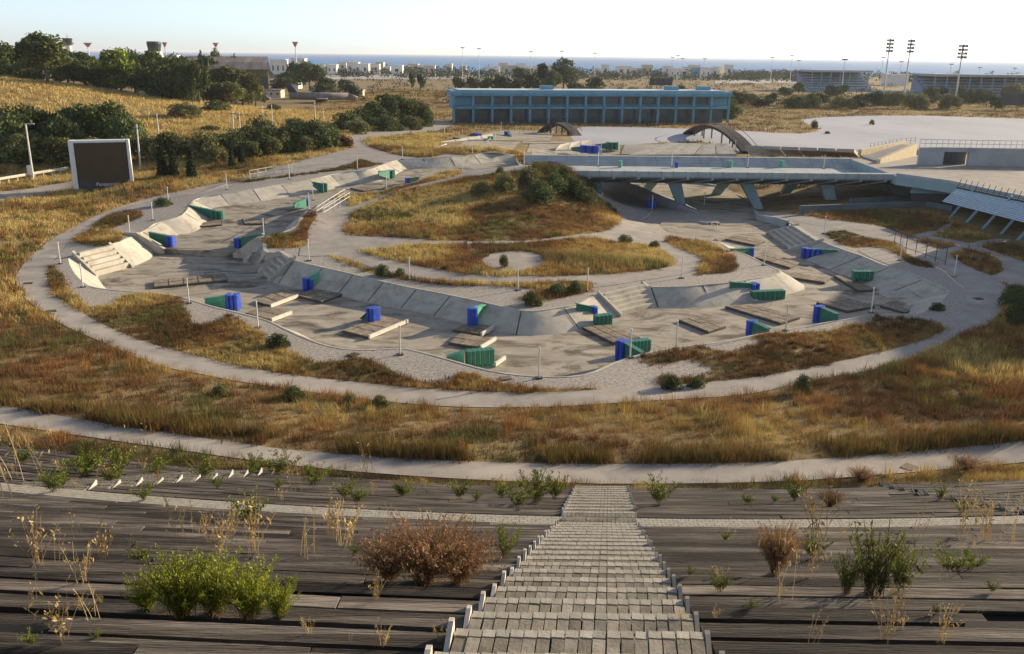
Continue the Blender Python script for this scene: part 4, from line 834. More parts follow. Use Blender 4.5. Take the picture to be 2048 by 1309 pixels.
dk = sstep(98, 106, Y)*sstep(-8, -2, X); b_ = b_*(1-dk[:, None])+dk[:, None]*np.array([.11, .095, .035])*NR.uniform(.7, 1.3, (len(X), 1)); hh = hh*(1+.9*dk)
rd = np.exp(-((X-7)/6.5)**2-((Y-75.5)/2.2)**2); b_ = b_*(1-rd[:, None]*.8)+rd[:, None]*.8*np.array([.17, .155, .055]); hh = hh+rd*.75
clumps('dry_grass', X, Y, T(X, Y), hh, 12, .04, b_, .14, .3)
m_ = (~inring) & (cy > 55) & (cy < 175) & (cx < 5) & (cx > -.66*cy-8); X, Y = sample(m_, 5.0); hh = .25+.42*noise2(X+10, Y+10, 5, 31)*NR.uniform(.5, 1.2, len(X))
clumps('dry_grass', X, Y, T(X, Y), hh, 10, .06, pick(X, Y, -.26, None, 33), .2, .35)
m_ = (~inring) & (cy > 40) & (cy < 105) & (cx > 20) & inview & (cx < 48); X, Y = sample(m_, 8); hh = .2+.4*noise2(X+10, Y+60, 4, 41)*NR.uniform(.5, 1.2, len(X))
clumps('dry_grass', X, Y, T(X, Y), hh, 11, .045, pick(X, Y, .16, None, 43), .16, .35)
m_ = (cy > 150) & (cy < 250) & (cx < -25) & (cx > -.66*cy-15); X, Y = sample(m_, 1.3); hh = .35+.45*NR.rand(len(X))
clumps('dry_grass', X, Y, T(X, Y), hh, 9, .16, STRAW[NR.choice([0, 0, 0, 1, 1, 2], len(X))]*1.12, .45, .45)
m_ = (cy > 128) & (cy < 420) & (cx > -60) & (np.abs(cx) < .62*cy+10); X, Y = sample(m_, .35); hh = .3+.4*NR.rand(len(X))
k = ~inpoly(X, Y, np.array(PZ)); X, Y, hh = X[k], Y[k], hh[k]
clumps('dry_grass', X, Y, T(X, Y), hh, 8, .2, pick(X, Y, -.03, None, 63), .6, .5)
X, Y = sample(near, 2.0); tufts('grass_tufts', X, Y, NR.uniform(.25, .8, len(X)), NR.uniform(.3, .85, len(X))*(.45+.8*noise2(X+60, Y+60, 3.5, 91)), 70, .02, palc(X, Y, (1.0, 1.6, 2.5, 3.0, 2.4, 1.6, 1.3, 1.0), 92))
m_ = inpatch & ~isl_m; X, Y = sample(m_, 3.2); tufts('grass_tufts', X, Y, NR.uniform(.16, .42, len(X)), NR.uniform(.16, .5, len(X)), 44, .03, palc(X, Y, (1.6, 2.2, 1.6, 1.2, 1.6, 1.8, 1.4, .8), 93))
m_ = inpatch & isl_m; X, Y = sample(m_, 1.4); tufts('grass_tufts', X, Y, NR.uniform(.25, .6, len(X)), NR.uniform(.25, .65, len(X)), 52, .035, palc(X, Y, (2, 2.4, 2.2, 2, 1.2, 1, 1.0, .5), 94))
m_ = (~inring) & (cy > 55) & (cy < 150) & (cx < 0) & (cx > -.66*cy-8); X, Y = sample(m_, .55); tufts('grass_tufts', X, Y, NR.uniform(.3, .9, len(X)), NR.uniform(.35, .9, len(X)), 56, .05, palc(X, Y, (6, 4, 1.6, .7, .4, .6, 1.6, 1.0), 95))
m_ = (~inring) & (cy > 40) & (cy < 105) & (cx > 20) & inview & (cx < 48); X, Y = sample(m_, 1.0); tufts('grass_tufts', X, Y, NR.uniform(.25, .7, len(X)), NR.uniform(.3, .75, len(X)), 56, .035, palc(X, Y, (1.2, 1.6, 1.6, 1.6, 1.8, 1.6, 1.6, 1.4), 96))
# taller weeds, coloured dark for the shadow, where the bank meets the foot path
fe = FOOT[:len(FOOT)//2+4]; fe = resamp(fe[np.argsort(fe[:, 0])], .5); fe = fe[(fe[:, 0] > -30) & (fe[:, 0] < 30)]
i_ = NR.randint(0, len(fe), 4200); X = fe[i_, 0]+NR.normal(0, .3, 4200); Y = fe[i_, 1]+np.abs(NR.normal(0, .8, 4200))+.15; k = noise2(X+50, Y+90, 2.5, 88) > .35; X, Y = X[k], Y[k]
clumps('tall_weeds', X, Y, T(X, Y), .35+.5*noise2(X+150, Y+90, 1.8, 89)*NR.uniform(.6, 1.2, len(X)), 12, .028, STRAW[NR.choice([3, 4, 5, 6, 2], len(X))]*.9, .14, .3)
# verge at the foot of the stand
th = NR.uniform(-.33, .28, 9500); rr = 97.6+np.abs(NR.normal(0, .55, 9500)); X = 4.5+rr*np.sin(th); Y = 129-rr*np.cos(th); k = np.abs(X-3.5) > 1.3; X, Y = X[k], Y[k]
clumps('dry_grass', X, Y, np.full(len(X), 1.12), .16+.34*NR.rand(len(X))*noise2(X+77, Y, 1.5, 4), 10, .018, pick(X, Y, -.3, None, 73), .08, .5)
# ---------------------------------------------------------------- shrubs and trees
def crown(name, lobes, nleaf, size, base, jit=.25, seed=1, flat=0.0, shell=.75, elong=1.0):
    rs = np.random.RandomState(seed); L = np.array(lobes, float); vol = L[:, 3]*L[:, 4]*L[:, 5]; idx = rs.choice(len(L), nleaf, p=vol**.75/np.sum(vol**.75))
    d = rs.normal(size=(nleaf, 3)); d /= np.linalg.norm(d, axis=1)[:, None]; rad_ = shell+(1-shell)*rs.rand(nleaf)**.6; rad_ *= 1+.16*rs.normal(size=nleaf)
    P_ = L[idx, :3]+d*L[idx, 3:6]*rad_[:, None]
    nr = d*.6+rs.normal(size=(nleaf, 3)); nr /= np.linalg.norm(nr, axis=1)[:, None]
    u = np.cross(nr, rs.normal(size=(nleaf, 3))); u /= np.linalg.norm(u, axis=1)[:, None]; v = np.cross(nr, u); s_ = size*rs.uniform(.6, 1.35, nleaf)[:, None]
    V = np.stack([P_-u*s_*.5*elong-v*s_*.2, P_+v*s_*-.5, P_+u*s_*.5*elong+v*s_*.1, P_+v*s_*.5], 1)
    c = np.array(base)[None]*(1+jit*rs.normal(size=(nleaf, 1)))*(1+.18*rs.normal(size=(len(L), 1)))[idx]; c *= 1+np.array([.15, .0, -.1])*rs.normal(size=(nleaf, 1)); c = np.clip(c, .004, .6)
    return mesh_np(name, V.reshape(-1, 3), np.arange(nleaf*4).reshape(-1, 4), M['leaf'], np.repeat(c, 4, 0))
def trunkmesh(name, h, r, limbs, seed=1):
    rs = random.Random(seed); mb = MB(); mb.tube((0, 0, -.03), (rs.uniform(-.02, .02), 0, h), r, r*.6, 7)
    for k in range(limbs):
        a = rs.uniform(0, 6.28); z = h*rs.uniform(.55, 1.0); q = rs.uniform(.14, .26); mb.tube((0, 0, z), (math.cos(a)*q, math.sin(a)*q, z+rs.uniform(.15, .32)), r*.45, r*.12, 5)
    return mb.mesh(name, M['bark'], True)
def rlobes(n, rx, ry, z0, z1, r0, r1, seed):
    rs = random.Random(seed); out = []
    for k in range(n):
        a = rs.uniform(0, 6.28); q = rs.uniform(0, 1)**.6; z = rs.uniform(z0, z1); t = (z-z0)/(z1-z0+1e-6); sh = 1-.55*t*t; r = rs.uniform(r0, r1)
        out.append((math.cos(a)*rx*q*sh, math.sin(a)*ry*q*sh, z, r*1.15, r*1.15, r))
    return out
KIND = {}                                 # unit height crowns
KIND['oak'] = (crown('crown', rlobes(22, .36, .36, .36, .84, .11, .19, 1), 5200, .05, (.10, .12, .036), seed=1), trunkmesh('trunk', .42, .035, 6, 1))
KIND['oak2'] = (crown('crown', rlobes(18, .40, .40, .30, .80, .12, .2, 2), 4600, .055, (.085, .11, .038), seed=2), trunkmesh('trunk', .36, .035, 5, 2))
KIND['light'] = (crown('crown', rlobes(16, .27, .27, .28, .84, .11, .18, 3), 4200, .05, (.17, .21, .04), seed=3), trunkmesh('trunk', .34, .03, 5, 3))
KIND['olive'] = (crown('crown', rlobes(20, .40, .40, .26, .80, .1, .19, 4), 4600, .052, (.165, .17, .06), seed=4), trunkmesh('trunk', .32, .03, 6, 4))
KIND['shrub'] = (crown('crown', rlobes(20, .55, .55, .16, .74, .14, .26, 5), 4200, .062, (.10, .125, .045), seed=5), trunkmesh('trunk', .2, .03, 4, 5))
KIND['scrub'] = (crown('crown', rlobes(20, .60, .60, .14, .72, .12, .26, 6), 3600, .065, (.16, .155, .06), seed=6), trunkmesh('trunk', .2, .03, 4, 6))
KIND['cypress'] = (crown('crown', [(0, 0, .1+.085*k, .10*(1-.065*k)+.012, .10*(1-.065*k)+.012, .085) for k in range(10)], 2600, .035, (.03, .045, .02), seed=7), trunkmesh('trunk', .16, .018, 0, 7))
KIND['gum'] = (crown('crown', rlobes(16, .24, .24, .34, .88, .09, .15, 8), 4200, .045, (.085, .105, .042), seed=8), trunkmesh('trunk', .5, .03, 6, 8))
KIND['far'] = (crown('crown', rlobes(10, .42, .42, .3, .76, .14, .24, 9), 900, .10, (.07, .088, .042), seed=9), trunkmesh('trunk', .35, .04, 2, 9))
KIND['red'] = (crown('crown', rlobes(12, .5, .5, .2, .74, .14, .24, 10), 2400, .07, (.15, .06, .035), seed=10), trunkmesh('trunk', .25, .03, 3, 10))
def plant(kind, pos, h, wr, label, cat='tree', group=None, name=None):
    t = empty(name or {'cypress': 'cypress_tree'}.get(kind, 'shrub' if cat == 'shrub' else 'tree'), pos, R_.uniform(0, 6.28), label, cat, group)
    c = obj('crown', KIND[kind][0], t); k = obj('trunk', KIND[kind][1], t); c.scale = (h*wr*R_.uniform(.88, 1.15), h*wr*R_.uniform(.8, 1.15), h*R_.uniform(.94, 1.04)); k.scale = (h*min(wr, 1), h*min(wr, 1), h); return t
NAT = {'oak': .96, 'oak2': 1.04, 'light': .76, 'olive': 1.05, 'shrub': 1.45, 'scrub': 1.5, 'cypress': .21, 'gum': .66, 'far': 1.1, 'red': 1.3}
def tree_px(kind, px, ptop, wpx, Yd=None, base=None, lab=None, cat='tree', grp=None):
    p = on(px, base) if base else None
    if Yd is None: Yd = p.y
    q = atd(px, ptop, Yd); z0 = Tz(q.x, Yd) if not base else p.z
    h = max(q.z-z0, .6)*1.03; W = wpx/F*math.hypot(q.x, Yd)
    return plant(kind, (q.x, Yd, z0-.05), h, W/(h*NAT[kind]), lab, cat, grp)
def rowp(L, fmt, grp, cat='tree'):
    L = sorted(L, key=lambda a: a[1])
    for k, a in enumerate(L): tree_px(*a, lab=fmt.format(ORD[k]), cat=cat, grp=grp)
rowp([('oak2',12,84,80,222),('oak',55,78,70,226),('oak2',128,98,80,224),('oak',165,108,75,228),('light',190,118,70,222),('oak',212,112,65,240),('oak2',268,100,80,238),('oak',300,104,70,242),('oak2',335,108,75,235),('oak',368,116,70,228),('oak2',392,122,60,215)], '{} dark green tree from the left along the crest behind the golden hill', 'trees along the hill crest')
tree_px('oak', 82, 64, 112, 206, lab='tallest broad tree rising above the left hilltop, trunk showing'); rs_ = random.Random(31); L = [(rs_.choice(('shrub', 'oak2', 'shrub', 'olive')), x+rs_.uniform(-8, 8), rs_.uniform(112, 138), rs_.uniform(52, 80), rs_.uniform(213, 221)) for x in range(0, 400, 24) if not 60 < x < 110]
rowp(L, '{} bushy undergrowth tree from the left filling the line under the hilltop trees', 'undergrowth on the hill crest')
tree_px('light', 233, 98, 74, 214, lab='bright yellow green tree on the hill left of the hangar')
rowp([('olive',402,140,70,258),('olive',440,132,90,255),('olive',480,136,80,258),('olive',460,160,90,246),('oak2',372,148,70,240),('oak',345,146,70,236),('oak2',508,165,40,262),('olive',420,165,70,248)], '{} olive green tree from the left in the grove before the hangar', 'grove before the hangar')
rowp([('shrub',15,215,110,128),('oak2',62,208,100,132),('shrub',110,225,100,126),('oak2',148,205,110,134),('oak',205,210,110,132),('shrub',240,222,90,128),('olive',40,262,90,122),('olive',118,268,90,122),('olive',185,275,80,121),('oak2',255,240,60,136)], '{} leafy tree from the left in the belt behind the scoreboard', 'trees behind the scoreboard')
rowp([('scrub',296,270,60,None,322),('olive',335,262,70,None,318),('scrub',372,268,80,None,318),('scrub',408,262,80,None,322),('olive',440,262,75,None,318),('shrub',470,255,80,None,316),('olive',500,250,70,None,310),('shrub',533,248,80,None,308),('scrub',560,255,70,None,306),('shrub',592,242,90,None,303),('shrub',625,240,80,None,300),('shrub',655,245,70,None,297),('olive',585,232,70,None,285),('scrub',520,230,70,None,288)], '{} shrubby tree from the left in the belt beyond the cypresses', 'shrub belt beyond the cypresses')
rowp([('scrub',430,288,50,None,328),('olive',500,280,50,None,318),('scrub',545,275,46,None,312),('scrub',610,272,46,None,306),('scrub',575,262,40,None,300),('olive',665,262,40,None,298)], '{} pale olive bush from the left along the front of the shrub belt', 'olive bushes before the shrub belt', 'shrub')
tree_px('red', 684, 268, 44, None, 296, lab='small reddish bush where the shrub belt meets the path', cat='shrub')
rowp([('shrub',690,222,70,None,262),('shrub',722,212,70,None,258),('oak2',745,200,70,None,256),('gum',770,190,55,None,254),('oak',800,188,70,None,252),('oak2',828,195,65,None,252),('shrub',850,205,45,None,254),('scrub',715,238,70,None,268),('shrub',775,228,70,None,262),('scrub',822,232,60,None,260)], '{} tree from the left in the clump beside the teal building', 'clump beside the teal building')
for k, (px, tp, bs) in enumerate(((320,286,352),(343,299,352),(378,290,354),(461,292,331),(481,290,325),(517,294,314))): tree_px('cypress', px, tp, 19 if k < 3 else 13, None, bs+3, lab=f'{ORD[k]} slim dark cypress from the left on the verge right of the scoreboard', grp='slim cypresses')
rowp([('scrub',365,205,75,None,236),('shrub',430,200,60,None,222),('shrub',545,208,30,None,222),('scrub',420,250,50,None,262),('scrub',640,190,40,None,205)], '{} rounded bush from the left on the slope of the golden hill', 'bushes on the golden hill', 'shrub')
far = [('far',590,120,50,430),('oak2',617,124,60,400),('far',652,150,40,360),('far',690,152,36,360),('shrub',645,165,70,330),('far',705,165,36,330),('far',840,140,24,430),('far',822,138,16,440),('cypress',1085,124,30,430),('gum',1128,118,62,425),('oak2',1108,140,50,400),('far',1060,142,50,410),('far',1035,150,40,390),('far',1005,146,40,400),('far',975,150,36,410),('far',945,148,30,420),('far',915,150,30,420),('far',1190,146,40,400),('far',1150,158,44,360),('oak2',1600,162,26,420),('far',1690,166,26,420),('far',1660,176,24,400),('far',560,150,40,380),('oak2',572,140,40,420),('far',1040,128,40,520),('far',410,96,50,330),('oak2',428,95,34,340),('far',470,102,32,340),('far',505,106,30,345),('far',450,108,40,340)]
rowp(far, '{} single tree from the left scattered over the far plain', 'trees scattered on the far plain')
rs_ = random.Random(5); L = []
x = 1140
while x < 2080:
    yy = rs_.choice((172, 178, 184, 190)) if x < 1480 else rs_.choice((172, 178, 184, 190, 194)); Yd = {172: 390, 178: 350, 184: 325, 190: 305, 194: 300}[yy]; L.append((rs_.choice(('far', 'shrub', 'scrub', 'far')), x, yy-rs_.uniform(0, 6), rs_.uniform(26, 50), Yd)); x += rs_.uniform(13, 24)
rowp(L, '{} grey green bush from the left in the line beyond the lake', 'bushes beyond the lake', 'shrub')
rowp([('scrub',1630,240,16,None,258),('shrub',1460,192,60,245),('scrub',1655,262,14,None,268),('scrub',1745,238,10,None,250)], '{} small bush from the left on the dry lake shore', 'bushes on the lake shore', 'shrub')
rowp([('shrub',555,665,46,None,696),('shrub',1065,582,44,None,610),('shrub',1345,748,54,None,778),('shrub',1393,754,36,None,775),('shrub',1876,604,28,None,620),('shrub',325,394,40,None,412),('shrub',585,770,50,None,800),('scrub',440,765,40,None,790),('shrub',765,526,34,None,552),('shrub',800,535,24,None,552),('scrub',1008,506,26,None,536),('shrub',1115,566,50,None,588),('shrub',1150,560,40,None,584),('shrub',2035,568,60,None,612),('scrub',760,792,44,None,812),('scrub',700,788,34,None,808),('shrub',1610,748,40,None,786),('scrub',1250,468,34,None,486),('scrub',1310,480,26,None,496),('shrub',1130,328,34,None,372),('scrub',1060,335,60,None,372),('shrub',1110,345,60,None,385),('shrub',1150,352,60,None,395),('scrub',1010,345,60,None,385),('scrub',960,362,50,None,390),('shrub',1170,370,50,None,408),('shrub',1080,360,70,None,405),('scrub',1195,390,36,None,412),('shrub',1000,332,20,None,348),('shrub',2045,600,50,None,650)], '{} low green bush from the left around the course', 'low bushes around the course', 'shrub')
# ---------------------------------------------------------------- plants growing through the stand
def standz(x, y):
    r = SC[1]-math.hypot(x-SC[0], y-SC[1])
    for (d0, d1, z) in tiers:
        if d0 <= r < d1: return z
    return Z_L if r < D_L1 else 1.2
def onstand(px, py):
    r = ray(px, py)
    for k in range(60, 900):
        yv = k*.05; t = yv/r[1]; x, z = r[0]*t, H+r[2]*t
        if z <= standz(x, yv): return Vector((x, yv, standz(x, yv)))
    return at(px, py, 1.2)
def sprig(name, stems, h, spread, base, leaf=.05, nper=26, seed=1, tip=1.0, droop=.0, stemcol=(.12, .08, .04)):
    rs = np.random.RandomState(seed); V = []; Fv = []; C = []
    for s_ in range(stems):
        a = rs.uniform(0, 6.28); q = spread*rs.rand()**.7; hh = h*rs.uniform(.6, 1.05); o = np.array([rs.normal(0, .06), rs.normal(0, .06), 0]); e = np.array([math.cos(a)*q, math.sin(a)*q, hh]); w_ = .007
        for g in range(4):
            f0, f1 = g/4, (g+1)/4; bend = lambda f: o+e*np.array([f**1.3, f**1.3, f-droop*f*f]); p0, p1 = bend(f0), bend(f1); b = len(V); V += [p0-[w_, 0, 0], p0+[w_, 0, 0], p1+[w_*.8, 0, 0], p1-[w_*.8, 0, 0]]; Fv.append((b, b+1, b+2, b+3)); C += [stemcol]*4
        for k in range(nper):
            f = rs.uniform(.22, 1.0); p = o+e*np.array([f**1.3, f**1.3, f-droop*f*f])+rs.normal(0, .035*(1.25-f*.7), 3); d = rs.normal(size=3); d[2] = abs(d[2])+.7; d /= np.linalg.norm(d); u = np.cross(d, rs.normal(size=3)); u /= np.linalg.norm(u); L_ = leaf*rs.uniform(.6, 1.4); b = len(V)
            V += [p, p+d*L_*.5+u*L_*.16, p+d*L_, p+d*L_*.5-u*L_*.16]; Fv.append((b, b+1, b+2, b+3)); c = np.array(base)*rs.uniform(.55, 1.3)*(1+.35*tip*(f-.5)); C += [np.clip(c, 0, 1)]*4
    return mesh_np(name, np.array(V), np.array(Fv), M['leaf'], np.array(C))
SP = {'green': sprig('foliage', 75, 1, .55, (.29, .33, .035), .042, 120, 1), 'brown': sprig('foliage', 240, 1, .95, (.27, .165, .085), .055, 26, 2, droop=.15, stemcol=(.27, .165, .085)), 'weed': sprig('foliage', 22, 1, .7, (.16, .19, .035), .10, 40, 3), 'twig': sprig('foliage', 40, 1, .55, (.15, .17, .035), .08, 26, 4, stemcol=(.10, .07, .04)), 'dry': sprig('foliage', 10, 1, .42, (.44, .31, .13), .10, 8, 5, stemcol=(.42, .31, .15)), 'stalk': sprig('foliage', 4, 1, .3, (.46, .35, .17), .07, 7, 6, stemcol=(.40, .30, .15))}
def weed(kind, px, py, hpx, label, wr=1.0, grp=None):
    p = onstand(px, py); d = (p-Vector((0, 0, H))).length; h = hpx/F*d*1.12
    t = empty({'green': 'leafy_plant', 'brown': 'dry_bush', 'weed': 'weed', 'twig': 'twiggy_plant', 'dry': 'dry_grass_tuft', 'stalk': 'dry_stalk'}[kind], p, R_.uniform(0, 6), label, 'plant', grp); o = obj('foliage', SP[kind], t); o.scale = (h*wr, h*wr, h)
for a in (('green',365,1240,105,'tall bright green plant, left half of the big clump at lower left',1.05),('green',430,1235,100,'bright green plant in the middle of the big clump at lower left',1.05),('green',500,1240,95,'bright green plant, right half of the big clump at lower left',1.1),('green',300,1225,60,'low green plant at the left foot of the big clump',1.2),('green',560,1243,60,'low green plant at the right foot of the big clump',1.1),
 ('brown',850,1165,110,'big round dry brown bush left of the central stairs',1.0),('brown',920,1165,95,'dry brown bush merging with the big one, nearer the stairs',.95),('brown',780,1160,80,'dry brown bush merging with the big one, on its left',.95),('weed',1008,1118,60,'green weed between the brown bush and the stairs',.8),('weed',500,1048,52,'dark green bush on the paver landing at left',1.1),
 ('twig',1745,1195,110,'twiggy green bush right of the stairs',1.0),('twig',1800,1190,90,'second twiggy green bush beside it on the right',.9),('twig',1690,1190,70,'small twiggy green bush left of the pair',.9),('brown',1550,1150,95,'pale dry bush right of the central stairs',.5),('weed',1900,1142,36,'yellow green weed patch near the right edge',1.6),('weed',1940,1142,30,'small yellow green weed at the end of the right hand patch',1.4),('weed',1590,1003,36,'green tuft below the path right of the stairs',1.2),('brown',1660,1015,30,'little brown tuft beside the green one, right of the stairs',1.0),
 ('weed',1320,1010,48,'olive green weed beside the foot of the stairs on the right',1.1),('weed',1070,1008,60,'green weed left of the foot of the stairs',1.0),('weed',1040,1020,44,'green weed in front of it, left of the stair foot',1.0),('weed',1110,1000,44,'green weed closest to the left of the stair foot',.9),('weed',920,1000,40,'green tuft among the lower left tiers',1.0),('weed',690,1000,40,'green tuft on the lower tiers left of centre',1.0),('weed',230,955,50,'green weed patch on the far left lower tiers',1.2),('weed',180,945,40,'green weed at the left end of the lower tiers',1.1),('weed',505,950,24,'small dark weed on the lower tiers above the white plates',1.2),('brown',1720,965,26,'brown tuft at the edge of the foot path on the right',1.1),('brown',1930,940,26,'brown tuft by the path at the far right',1.4),('weed',1920,1030,26,'pale green sprig on the right tiers',.9),('weed',1880,1000,26,'pale green sprig by the right dark plates',.8),('weed',1450,1085,20,'tiny yellow green sprig right of the stairs',.9)): weed(*a)
rs_ = random.Random(19); Lw = [(rs_.uniform(0, 1100), rs_.uniform(905, 1015), rs_.uniform(16, 34)) for k in range(44)]+[(rs_.uniform(1290, 2040), rs_.uniform(960, 1010), rs_.uniform(12, 28)) for k in range(22)]
for k, a in enumerate(sorted(q for q in Lw if q[1] > 905+.06*q[0])): weed('weed' if k % 3 else 'dry', a[0], a[1], a[2], f'{ORD[k]} little weed from the left scattered over the lower tiers', rs_.uniform(.9, 1.7), 'little weeds on the lower tiers')
Lw = [(rs_.uniform(0, 900) if k % 2 else rs_.uniform(1320, 2040), rs_.uniform(1075, 1305), rs_.uniform(14, 40)) for k in range(44)]
for k, a in enumerate(sorted(Lw)): weed(('weed', 'dry', 'stalk')[k % 3], a[0], a[1], a[2], f'{ORD[k]} little weed from the left in the plank gaps of the upper tiers', rs_.uniform(.8, 1.4), 'little weeds on the upper tiers')
rs_ = random.Random(9); K = 0; L = []
for k in range(46): L.append((rs_.uniform(0, 760) if k % 3 else rs_.uniform(1500, 2040), rs_.uniform(1070, 1300), rs_.uniform(50, 105)))
L = [a for a in L if not (240 < a[0] < 620 and a[1] > 1150)]
for k, a in enumerate(sorted(L)): weed('dry' if k % 2 else 'stalk', a[0], a[1], a[2], f'{ORD[k]} pale dry grass tuft from the left growing between the planks', 1.0, 'dry tufts on the stand')
for k, a in enumerate(((0,1000,140),(30,960,110),(100,960,120),(270,935,90),(735,945,80),(590,985,95),(790,1065,60),(355,1075,80))): weed('stalk', a[0], a[1], a[2], f'{ORD[k]} tall thin bare stalk from the left on the lower tiers', 1.0, 'tall stalks on the lower tiers')
# ================================================================= DISTANCE
M['sea'] = mat('sea_water', [(.35, (.06, .19, .40)), (.65, (.085, .23, .45))], .0012, 6, .55, spec=.25, stretch=(.3, 1, 1))
me = MB(); R0 = 42000
me.quad((-R0, 700, -.9), (R0, 700, -.9), (R0, R0, -.9), (-R0, R0, -.9)); o = me.build('sea', M['sea']); o['kind'] = 'structure'
M['runway'] = mat('pale_runway', [(.3, (.36, .335, .30)), (.7, (.46, .43, .385))], .03, 6, .9); M['asphalt'] = mat('old_asphalt', [(.3, (.20, .195, .19)), (.7, (.28, .27, .26))], .1, 6, .9)
def sheet(name, quad, m, Ys=None, nx=14, ny=5, dz=.06):
    P_ = [on(*q) for q in quad]; mb = MB()
    f = lambda u, v: P_[0].lerp(P_[1], u).lerp(P_[3].lerp(P_[2], u), v)
    for j in range(ny+1):
        for i in range(nx+1): p = f(i/nx, j/ny); mb.v.append((p.x, p.y, Tz(p.x, p.y)+dz+.08*(p.y > 300)))
    for j in range(ny):
        for i in range(nx): a = j*(nx+1)+i; mb.f.append((a, a+1, a+nx+2, a+nx+1))
    o = mb.build(name, m); o['kind'] = 'structure'; return o
sheet('runway', [(640,160),(1060,158),(1060,149),(640,151)], M['runway']); sheet('runway', [(1430,168),(1640,166),(1640,160),(1430,161)], M['runway'])
sheet('road', [(330,198),(402,206),(398,196),(335,189)], M['asphalt'], dz=.12)
# ---- teal building
M['tglass'] = mat('window_glass', [(.3, (.04, .075, .095)), (.7, (.075, .12, .145))], .6, 4, .12, spec=.6)
M['tealp'] = mat('teal_panel', [(.3, (.10, .25, .33)), (.6, (.15, .33, .42)), (.8, (.20, .39, .47))], .4, 7, .6, dirt=((.12, .17, .18), .4, .56, .8, .4))
M['troof'] = mat('pale_roof', [(.3, (.50, .60, .63)), (.7, (.62, .70, .72))], .4, 6, .6)
A_, B_ = at(905,247,1.6), at(1457,246,1.6); dv = B_-A_; TL = dv.length; trz = math.atan2(dv.y, dv.x)
tb = empty('clubhouse', A_, trz, 'long low teal building with a row of columns and windows behind the course', 'building'); HB = 7.3
def tbx(nm, c, d, m, par=None, bev=0): return MB().box(c, d).build(nm, m, par or tb, bevel=bev)
tbx('ground_floor', (TL/2, 5.2, 1.7), (TL-1.5, 6, 3.6), M['tglass']); tbx('floor_slab', (TL/2, 4.2, 3.55), (TL, 9.2, .5), M['tealp']); tbx('upper_storey', (TL/2, 5.4, 5.0), (TL-.4, 8.0, 2.5), M['tealp'])
m_ = MB(); prof = [(-.5, 6.2), (-.6, 6.7), (-.2, 7.15), (.6, 7.4), (9.6, 7.4), (9.6, 6.2)]; n = len(prof)
for x in (-.3, TL+.3): m_.v += [(x, y, z) for y, z in prof]
m_.f = [tuple(range(n)), tuple(reversed(range(n, 2*n)))]+[(i, i+n, (i+1) % n+n, (i+1) % n) for i in range(n)]; m_.build('roof_fascia', M['tealp'], tb); tbx('roof', (TL/2, 4.8, 7.5), (TL-3, 8.6, .18), M['troof'])
nb = 15
for k in range(nb+1): tbx('column', (.35+(TL-.7)*k/nb, -.15, 3.1), (.5, .5, 6.2), M['tealp'])
for k in range(nb):
    x0_ = .35+(TL-.7)*k/nb; w_ = (TL-.7)/nb
    if k == 0 or k == nb-1: tbx('blank_panel', (x0_+w_/2, 1.3, 5.0), (w_-.6, .2, 1.9), M['tealp']); continue
    for s_ in (.27, .73):
        wv = tbx('window', (x0_+w_*s_, 1.32, 5.05), (w_*.46, .14, 1.8), M['tglass']); tbx('sill', (x0_+w_*s_, 1.22, 4.2), (w_*.44, .2, .12), M['tealp'], wv)
for f in (.34, .80, .92): tbx('roof_box', (TL*f, 4.5, 8.0), (2.8, 3, 1.0), M['tealp'])
# ---- arched footbridges
M['archdeck'] = mat('arch_boards', [(.3, (.035, .03, .028)), (.7, (.075, .065, .06))], 1, 5, .85)  # near-black colour gives the arches a backlit look
def arch(a, b, hgt, label, wd=2.6, m='dsteel'):
    t = empty('arched_footbridge', a, 0, label, 'footbridge'); d = b-a; s_ = Vector((-d.y, d.x, 0)).normalized()*wd/2; n = 18; mb = MB()
    for k in range(n+1):
        f = k/n; p = a.lerp(b, f); z = p.z+hgt*4*f*(1-f)
        for sg, dz in ((1, 0), (-1, 0), (-1, -.45), (1, -.45)): q = p+s_*sg; mb.v.append((q.x, q.y, z+dz))
    for k in range(n):
        for i in range(4): j = (i+1) % 4; mb.f.append((4*k+i, 4*k+j, 4*k+4+j, 4*k+4+i))
    rel(mb.build('arch_deck', M['archdeck']), t)
    for f in (.18, .35, .65, .82):
        p = a.lerp(b, f); z = p.z+hgt*4*f*(1-f)-.3
        for sg in (-.6, .6): q = p+s_*sg; rel(MB().tube((q.x, q.y, p.z-.2), (q.x, q.y, z), .14, n=6).build('strut', M[m]), t)
    for sg in (1, -1):
        mb = MB()
        for k in range(n): f0, f1 = k/n, (k+1)/n; p0, p1 = a.lerp(b, f0)+s_*sg*.95, a.lerp(b, f1)+s_*sg*.95; mb.tube((p0.x, p0.y, p0.z+hgt*4*f0*(1-f0)+.9), (p1.x, p1.y, p1.z+hgt*4*f1*(1-f1)+.9), .05, n=4)
        rel(mb.build('handrail', M[m]), t)
arch(at(1082,266,2.0), at(1156,273,2.0), 2.3, 'smaller dark arched footbridge in front of the teal building'); arch(at(1378,266,2.0), at(1499,303,1.8), 2.8, 'larger dark arched footbridge at the right end of the teal building')
